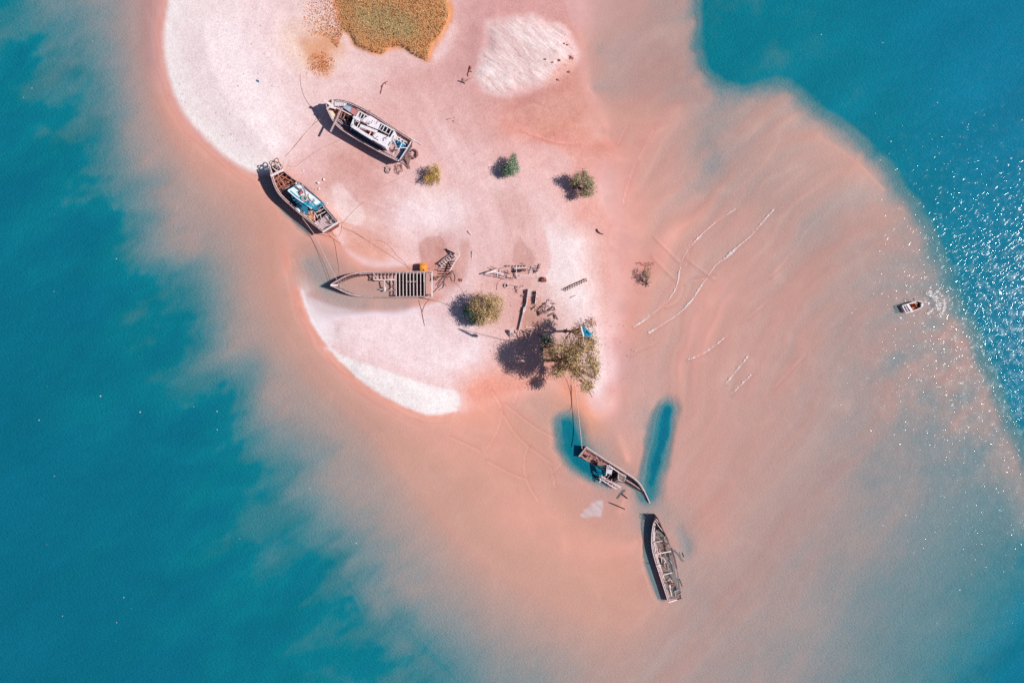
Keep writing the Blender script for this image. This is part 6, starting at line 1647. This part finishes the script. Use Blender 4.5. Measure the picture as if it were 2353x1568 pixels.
tree((1092, 714), [(1104, 700, 2.6, 1.9, 1.7, 1.2, 2400), (1136, 696, 2.6, 1.5, 1.5, 1.0, 1700), (1108, 728, 2.4, 1.7, 1.2, 1.0, 1700), (1132, 722, 2.3, 1.2, 1.2, .9, 900), (1078, 712, 2.0, .9, 1.2, .9, 1000, 'teal'), (1092, 734, 2.0, .9, .7, .7, 700, 'teal')], 'olive', 'broad round olive tree beside the long keel timber', 'tree', 'mangrove_tree', .18, .19, 14, clr=.24, dens=1.6)  # left foliage darker: sun shading put into the leaf colour
tree((1272, 826), [(1285, 805, 7.0, 1.5, 1.3, .5, 900), (1260, 816, 6.2, .75, .9, .4, 380), (1332, 797, 7.8, 1.5, 1.2, .5, 1000), (1361, 800, 7.4, .85, 1.8, .5, 800), (1318, 830, 8.4, 1.6, 1.1, .5, 1000), (1358, 838, 7.6, 1.0, 1.3, .5, 800), (1290, 848, 6.6, 1.2, .75, .4, 560), (1330, 858, 7.0, 1.1, .7, .4, 520), (1347, 885, 6.4, 1.05, .85, .5, 700), (1365, 862, 6.6, .6, .8, .4, 300), (1310, 812, 5.6, 1.5, 1.2, .4, 420, 'teal'), (1278, 850, 4.6, .9, .7, .4, 350, 'teal'), (1342, 772, 6.8, 1.4, .8, .4, 450)], 'tan', 'largest tree with wide olive crown at the tip of the sandbank', 'tree', 'mangrove_tree', .2, .22, 15, clr=.33, dens=2.0, spray=40)
tree((1300, 760), [(1325, 752, 5.4, 1.0, 1.1, .9, 420), (1348, 756, 5.6, 1.3, 1.3, .9, 760), (1330, 772, 5.0, 1.4, .8, .8, 420), (1300, 782, 4.6, .9, .6, .7, 200), (1352, 742, 5.6, .7, .5, .6, 300)], 'rusty', 'sparse rusty tree under the turquoise flag', 'tree', 'mangrove_tree', .14, .22, 16, clr=.3)
tree((1246, 800), [(1256, 790, 3.4, 1.0, 1.3, 1.0, 1300), (1266, 784, 3.6, .8, .7, .8, 600)], 'teal', 'dark blue green bush under the left edge of the largest crown', 'bush', 'mangrove_bush', .1, .2, 17, clr=.22)
tree((1486, 652), [(1489, 630, 1.2, .8, .85, .6, 620), (1482, 638, .9, .5, .6, .5, 260, 'teal')], 'sage', 'small wiry shrub with a flat twiggy top on the peach flat', 'shrub', 'mangrove_bush', .08, .16, 18, dens=.9, clr=.18)
branchy('dead_branch', DV, [[(1487, 632, .6), (1486, 620, .3), (1487, 606, .2)], [(1487, 612, .3), (1475, 605, .2), (1458, 603)], [(1487, 612, .3), (1497, 604, .2), (1508, 602)], [(1480, 608, .25), (1470, 610)], [(1493, 608, .25), (1502, 610)], [(1487, 606, .25), (1480, 602, .1)], [(1488, 606, .25), (1494, 601, .1)], [(1476, 605, .2), (1468, 601)], [(1466, 604, .1), (1462, 608)], [(1499, 604, .1), (1503, 608)]], 'weed', 'flat dead twig spread lying behind the small wiry shrub', 'branch', None, .035)
branchy('root', DV, [[(1484, 650, .3), (1476, 656)], [(1487, 650, .3), (1492, 657)], [(1486, 648, .5), (1484, 640, .6)], [(1480, 652, .2), (1470, 650)], [(1490, 650, .3), (1498, 648)], [(1488, 652, .3), (1483, 660)]], 'deadwood', 'bare roots exposed at the foot of the small wiry shrub', 'roots', None, .06)

# thin broken lines of foam where wavelets trip over the sand ridges
def foam_mat():
    s = NT('foam')
    geo = s.n('ShaderNodeNewGeometry').outputs['Position']
    f = s.ramp(s.noise(geo, 5.5, 4, 0.75), [(0.40, 0.0), (0.58, 1.0)])
    d = s.n('ShaderNodeBsdfDiffuse'); d.inputs['Color'].default_value = (0.86, 0.82, 0.82, 1)
    t = s.n('ShaderNodeBsdfTransparent'); m = s.n('ShaderNodeMixShader')
    s.l(f, m.inputs[0]); s.l(t.outputs[0], m.inputs[1]); s.l(d.outputs[0], m.inputs[2]); s.l(m.outputs[0], s.out.inputs[0])
    return s.m
FM = foam_mat()
for i, lb in ((0, 'longest broken foam line over the eastern sand flats'), (1, 'fainter foam line just west of the longest one'), (7, 'short foam line nearest the big tree side of the flats'), (8, 'low foam line with a wash of bubbles behind it'), (10, 'foam line running down the middle of the flats')):
    rr = random.Random(60+i)
    P = [DV(p[0], p[1], 0.0) for p in resample(soft([(a, b, 0) for a, b in ridge_lines[i]], 2), 60)]
    m = MB(); ph = rr.uniform(0, 6)
    for k in range(len(P)-1):
        q = math.sin(k*.31+ph)+.7*math.sin(k*.83+ph*2)+(.5 if i == 0 else 0)
        if q < (-1.0 if i in (0, 8, 10) else -.7): continue
        d = (P[k+1]-P[k]).normalized(); sd = Vector((-d.y, d.x, 0))
        w0 = .035+.06*max(0, q)*rr.uniform(.5, 1.4); w1 = .035+.06*max(0, q)*rr.uniform(.5, 1.4)
        z = Vector((0, 0, .022)); j = sd*rr.uniform(-.04, .04)
        m.add([P[k]+sd*w0+z+j, P[k+1]+sd*w1+z+j, P[k+1]-sd*w1+z+j, P[k]-sd*w0+z+j], [(3, 2, 1, 0)])
    if m.f: tag(m.build('foam', FM), lb, 'foam', None, 'stuff')
m = MB(); rr = random.Random(99)
for R_w, a0, a1, w in ((34, -75, 10, .5), (40, -70, 40, .7), (52, -60, 30, .5), (28, 20, 60, .3)):
    for k in range(22):
        t0 = math.radians(a0+(a1-a0)*k/22); t1 = math.radians(a0+(a1-a0)*(k+1)/22)
        if rr.random() < .25: continue
        w_ = w*rr.uniform(.4, 1.0)
        q = [DV(2118+math.cos(t)*(R_w+e*8*w_), 700+math.sin(t)*(R_w*.8+e*8*w_), .022) for t, e in ((t0, 1), (t0, -1), (t1, -1), (t1, 1))]
        m.add(q, [(0, 1, 2, 3)])
tag(m.build('foam', FM), 'curved wisps of wake foam behind the rounded end of the dinghy', 'foam', None, 'stuff')
# flag on a bamboo pole above the trees
def flag():
    # positions: tip read from the picture, the foot in the big tree
    tip = V7(1688, 288, 15.8); low = V7(1735, 598, 8.6)
    d = (low-tip)/(low.z-tip.z)
    foot = low + d*(-(low.z-.3)*1.0) + Vector((0, 0, 0))
    foot = Vector((foot.x, foot.y, .2))
    r = thing('flag', foot, 'turquoise torn flag on a tall bamboo pole above the trees', 'flag')
    MB().tube([foot, foot.lerp(low, .5), low, low.lerp(tip, .5), tip], .07, 7, .03).build('pole', M['pale'], r)
    n, k = 12, 8
    a, b = tip, low.lerp(tip, .43)
    top = [V7(1688, 288, 15.8), V7(1735, 290, 15.9), V7(1775, 330, 15.6), V7(1840, 400, 15.2), V7(1890, 402, 15.1)]
    bot = [V7(1735, 462, 14.2), V7(1775, 472, 14.3), V7(1835, 468, 14.3), V7(1870, 440, 14.5), V7(1885, 420, 14.7)]
    T_, B_ = resample(top, n), resample(bot, n)
    vs = []; rr = random.Random(3)
    for i in range(n):
        for j in range(k+1):
            p = T_[i].lerp(B_[i], j/k); wv = math.sin(i*.9+j*.35)*.12*(i/n)
            vs.append(p+Vector((0, 0, wv))+Vector((rr.uniform(-.08, .08), rr.uniform(-.08, .08), 0))*(1 if i > n*.5 else .2))
    N = len(vs); q = k+1; fs = []
    for i in range(n-1):
        for j in range(k):
            if i > n*.6 and rr.random() < .12: continue
            a_, b_, c_, d_ = i*q+j, (i+1)*q+j, (i+1)*q+j+1, i*q+j+1
            fs += [(a_, b_, c_, d_), (d_+N, c_+N, b_+N, a_+N)]
    m = MB(); m.add(vs+[v-Vector((0, 0, .015)) for v in vs], fs); m.build('cloth', M['flag'], r, True)
    m = MB(); m.path([T_[0].lerp(B_[0], j/6)+Vector((-.03, 0, .03)) for j in range(7)], .2, .03); m.build('sleeve', M['plastic'], r)
flag()

# ================================================================== GRASS
def inpoly(x, y, P):
    c = False
    for (ax_, ay2), (bx, by) in zip(P, P[1:]+P[:1]):
        if (ay2 > y) != (by > y) and x < (bx-ax_)*(y-ay2)/(by-ay2+1e-12)+ax_: c = not c
    return c
def grass(poly, n, hmin, hmax, label, seed, fade=None, russet=.2):
    rr = random.Random(seed); m = MB()
    xs = [p[0] for p in poly]; ys = [p[1] for p in poly]
    i = 0; k = 0
    while i < n and k < n*6:
        k += 1
        x, y = rr.uniform(min(xs), max(xs)), rr.uniform(min(ys), max(ys))
        if not inpoly(x, y, poly): continue
        if fade and rr.random() > fade(x, y): continue
        i += 1
        p = VT.g(x, y, 0)
        h_ = rr.uniform(hmin, hmax)
        near = 1.0 if y > 380-.1*abs(x-1100) or x > 1600 else 0
        lean = Vector((rr.gauss(-.25, .35), rr.gauss(-.15, .35), 0))*h_
        w = rr.uniform(.05, .11); a = rr.uniform(0, 3.14); sd = Vector((math.cos(a), math.sin(a), 0))*w
        mi = 2 if rr.random() < russet+.5*near*.5 else (0 if rr.random() < .55 else 1)
        q = p+lean*.4+Vector((0, 0, h_*.65)); e = p+lean+Vector((0, 0, h_))
        m.add([p-sd, p+sd, q+sd*.8, e, q-sd*.8], [(0, 1, 2, 4), (4, 2, 3)], mi)
    o = m.build('grass', GRASS)
    return tag(o, label, 'grass', None, 'stuff')
GP = [(690, -60), (720, 60), (745, 150), (770, 230), (790, 275), (850, 300), (872, 360), (885, 395), (960, 428), (1060, 470), (1150, 485), (1205, 425), (1310, 420), (1400, 470), (1500, 545), (1545, 560), (1560, 500), (1575, 440), (1600, 380), (1650, 330), (1700, 250), (1740, 150), (1745, 60), (1700, -60)]
grass(GP, 5500, .06, .18, 'thick patch of olive and russet grass on the northern sand', 31)
grass([(360, 40), (560, -20), (700, 20), (760, 200), (780, 280), (750, 380), (720, 440), (640, 340), (480, 320), (400, 220)], 1500, .05, .14, 'thin scattered russet grass left of the thick patch', 32, lambda x, y: max(.05, min(1, (x-380)/340)), .55)
grass([(430, 480), (560, 440), (680, 500), (740, 580), (680, 680), (560, 710), (420, 660)], 650, .05, .14, 'small separate tuft patch of russet grass above the white cabin boat', 33, lambda x, y: max(.03, 1-math.hypot((x-580)/150, (y-580)/130)), .6)

# ================================================================== ROPES
def rope(V, pts, label, rad=.020, mat='rope', g='mooring ropes across the sand'):
    P = [V(p[0], p[1], p[2]) if len(p) > 2 and p[2] is not None else V.g(p[0], p[1], .035) for p in pts]
    P = soft(P, 2)
    P2 = []
    for p in P:
        P2.append(Vector((p.x, p.y, max(p.z, gz(p.x, p.y)+.03))))
    return tag(MB().tube(P2, rad, 5).build('rope', M[mat], None, True), label, 'rope', g)
rope(VT, [(385, 670), (383, 720), (395, 810), (425, 890), (470, 960), (520, 1005), (545, 1015)], 'rope curving down from the russet tuft to the white cabin boat bow')
rope(V1, [(505, 355, 2.65), (440, 445, 1.2), (350, 560, .6), (240, 640), (100, 790), (0, 930), (-150, 1100), (-260, 1190)], 'paired pale rope running from one boat bow to the other boat bow', .027, 'ropepale')
rope(V1, [(350, 420), (300, 540), (240, 640), (150, 730), (20, 880), (-140, 1080), (-240, 1200)], 'thinner rope running just beside the paired bow rope', .03)
rope(V1, [(800, 880), (640, 950), (480, 1020), (330, 1110), (240, 1150), (170, 1230), (90, 1250), (0, 1350), (-110, 1400), (-220, 1370)], 'wavy rope from under the white cabin boat towards the other bow')
rope(V2, [(910, 1160, 1.9), (1040, 1335, 1.3), (1140, 1470, .8), (1400, 2020, .75), (1615, 2430, 1.45)], 'taut pale rope tying the teal cabin boat to the flooded hull bow', .035, 'ropepale')
rope(V3, [(20, 0), (100, 60), (155, 140), (180, 280), (200, 420), (225, 560), (235, 700), (215, 750)], 'slack rope in the wet inlet beside the flooded hull bow', .045)
rope(V3, [(300, -60), (460, 0), (700, 140), (900, 270), (1150, 430), (1340, 560), (1480, 630)], 'long straight rope over pink sand to the orange tank')
rope(V3, [(700, 140), (780, 124), (870, 130), (980, 170), (1090, 260), (1160, 380), (1290, 480), (1350, 580), (1385, 630)], 'bowed rope branching from the long straight rope')
rope(V3, [(1600, 1050, 1.0), (1690, 1080, .5), (1800, 1105), (1900, 1140), (2140, 1240)], 'rope from the flooded hull stern corner to the round olive tree', .05, 'ropepale')
rope(V3, [(1525, 1100), (1550, 1200), (1580, 1300), (1600, 1420), (1618, 1510)], 'dark wriggling rope going down the sand under the flooded hull', .036, 'weed')
rope(V3, [(1700, 1090), (1640, 1150), (1600, 1230), (1582, 1300)], 'short side strand joining the dark wriggling rope', .035, 'weed')
rope(V3, [(2080, 790), (2200, 890), (2280, 1030)], 'short rope between the dead branch and the round olive tree')
rope(DV, [(1321, 884, .6), (1328, 945, .7), (1334, 1000, .9), (1337, 1030, 1.4)], 'taut pale line from the largest tree to the listing wreck stern', .05, 'ropepale')
rope(V7, [(1320, 1075), (1380, 1140), (1440, 1250), (1490, 1400), (1510, 1530)], 'curved rope left of the taut pale line under the largest tree')
rope(V7, [(1790, 1390), (1840, 1460), (1880, 1535)], 'short straight cord right of the taut pale line under the largest tree', .03, 'weed')
rope(V2, [(1590, 1232, 2.0), (1640, 1280), (1760, 1130), (1900, 980), (2050, 860)], 'rope from the teal cabin boat stern going up right over sand')
rope(V2, [(1640, 1280), (1630, 1400), (1590, 1500), (1500, 1500), (1455, 1400), (1440, 1355, 1.9)], 'looped rope hanging below the teal cabin boat stern')
rope(V2, [(1350, 1420, 1.8), (1430, 1500), (1520, 1570), (1620, 1640)], 'dark rope leaving the teal cabin boat stern towards the inlet', .03, 'weed')
rope(V2, [(1640, 1330), (1760, 1370), (1900, 1430), (2080, 1560)], 'long thin rope from the looped stern rope across wet sand')
rope(V9, [(830, 1150), (560, 1270), (280, 1385), (80, 1510), (-220, 1640)], 'thin rope from the golden bush towards the teal cabin boat')
rope(VS, [(1490, -10), (1495, 40), (1505, 90), (1518, 145)], 'short dark cord on white sand under the wriggling rope', .036, 'weed')
rope(V4, [(480, 480), (420, 530), (400, 590), (400, 680)], 'curled cord between the pointed skeleton and the round olive tree', .03, 'weed')
rope(V4, [(620, 580), (680, 590), (760, 610), (810, 640)], 'kinked cord right of the tyre', .03, 'weed')
for o in bpy.data.objects:
    if '_w' in o: del o['_w']
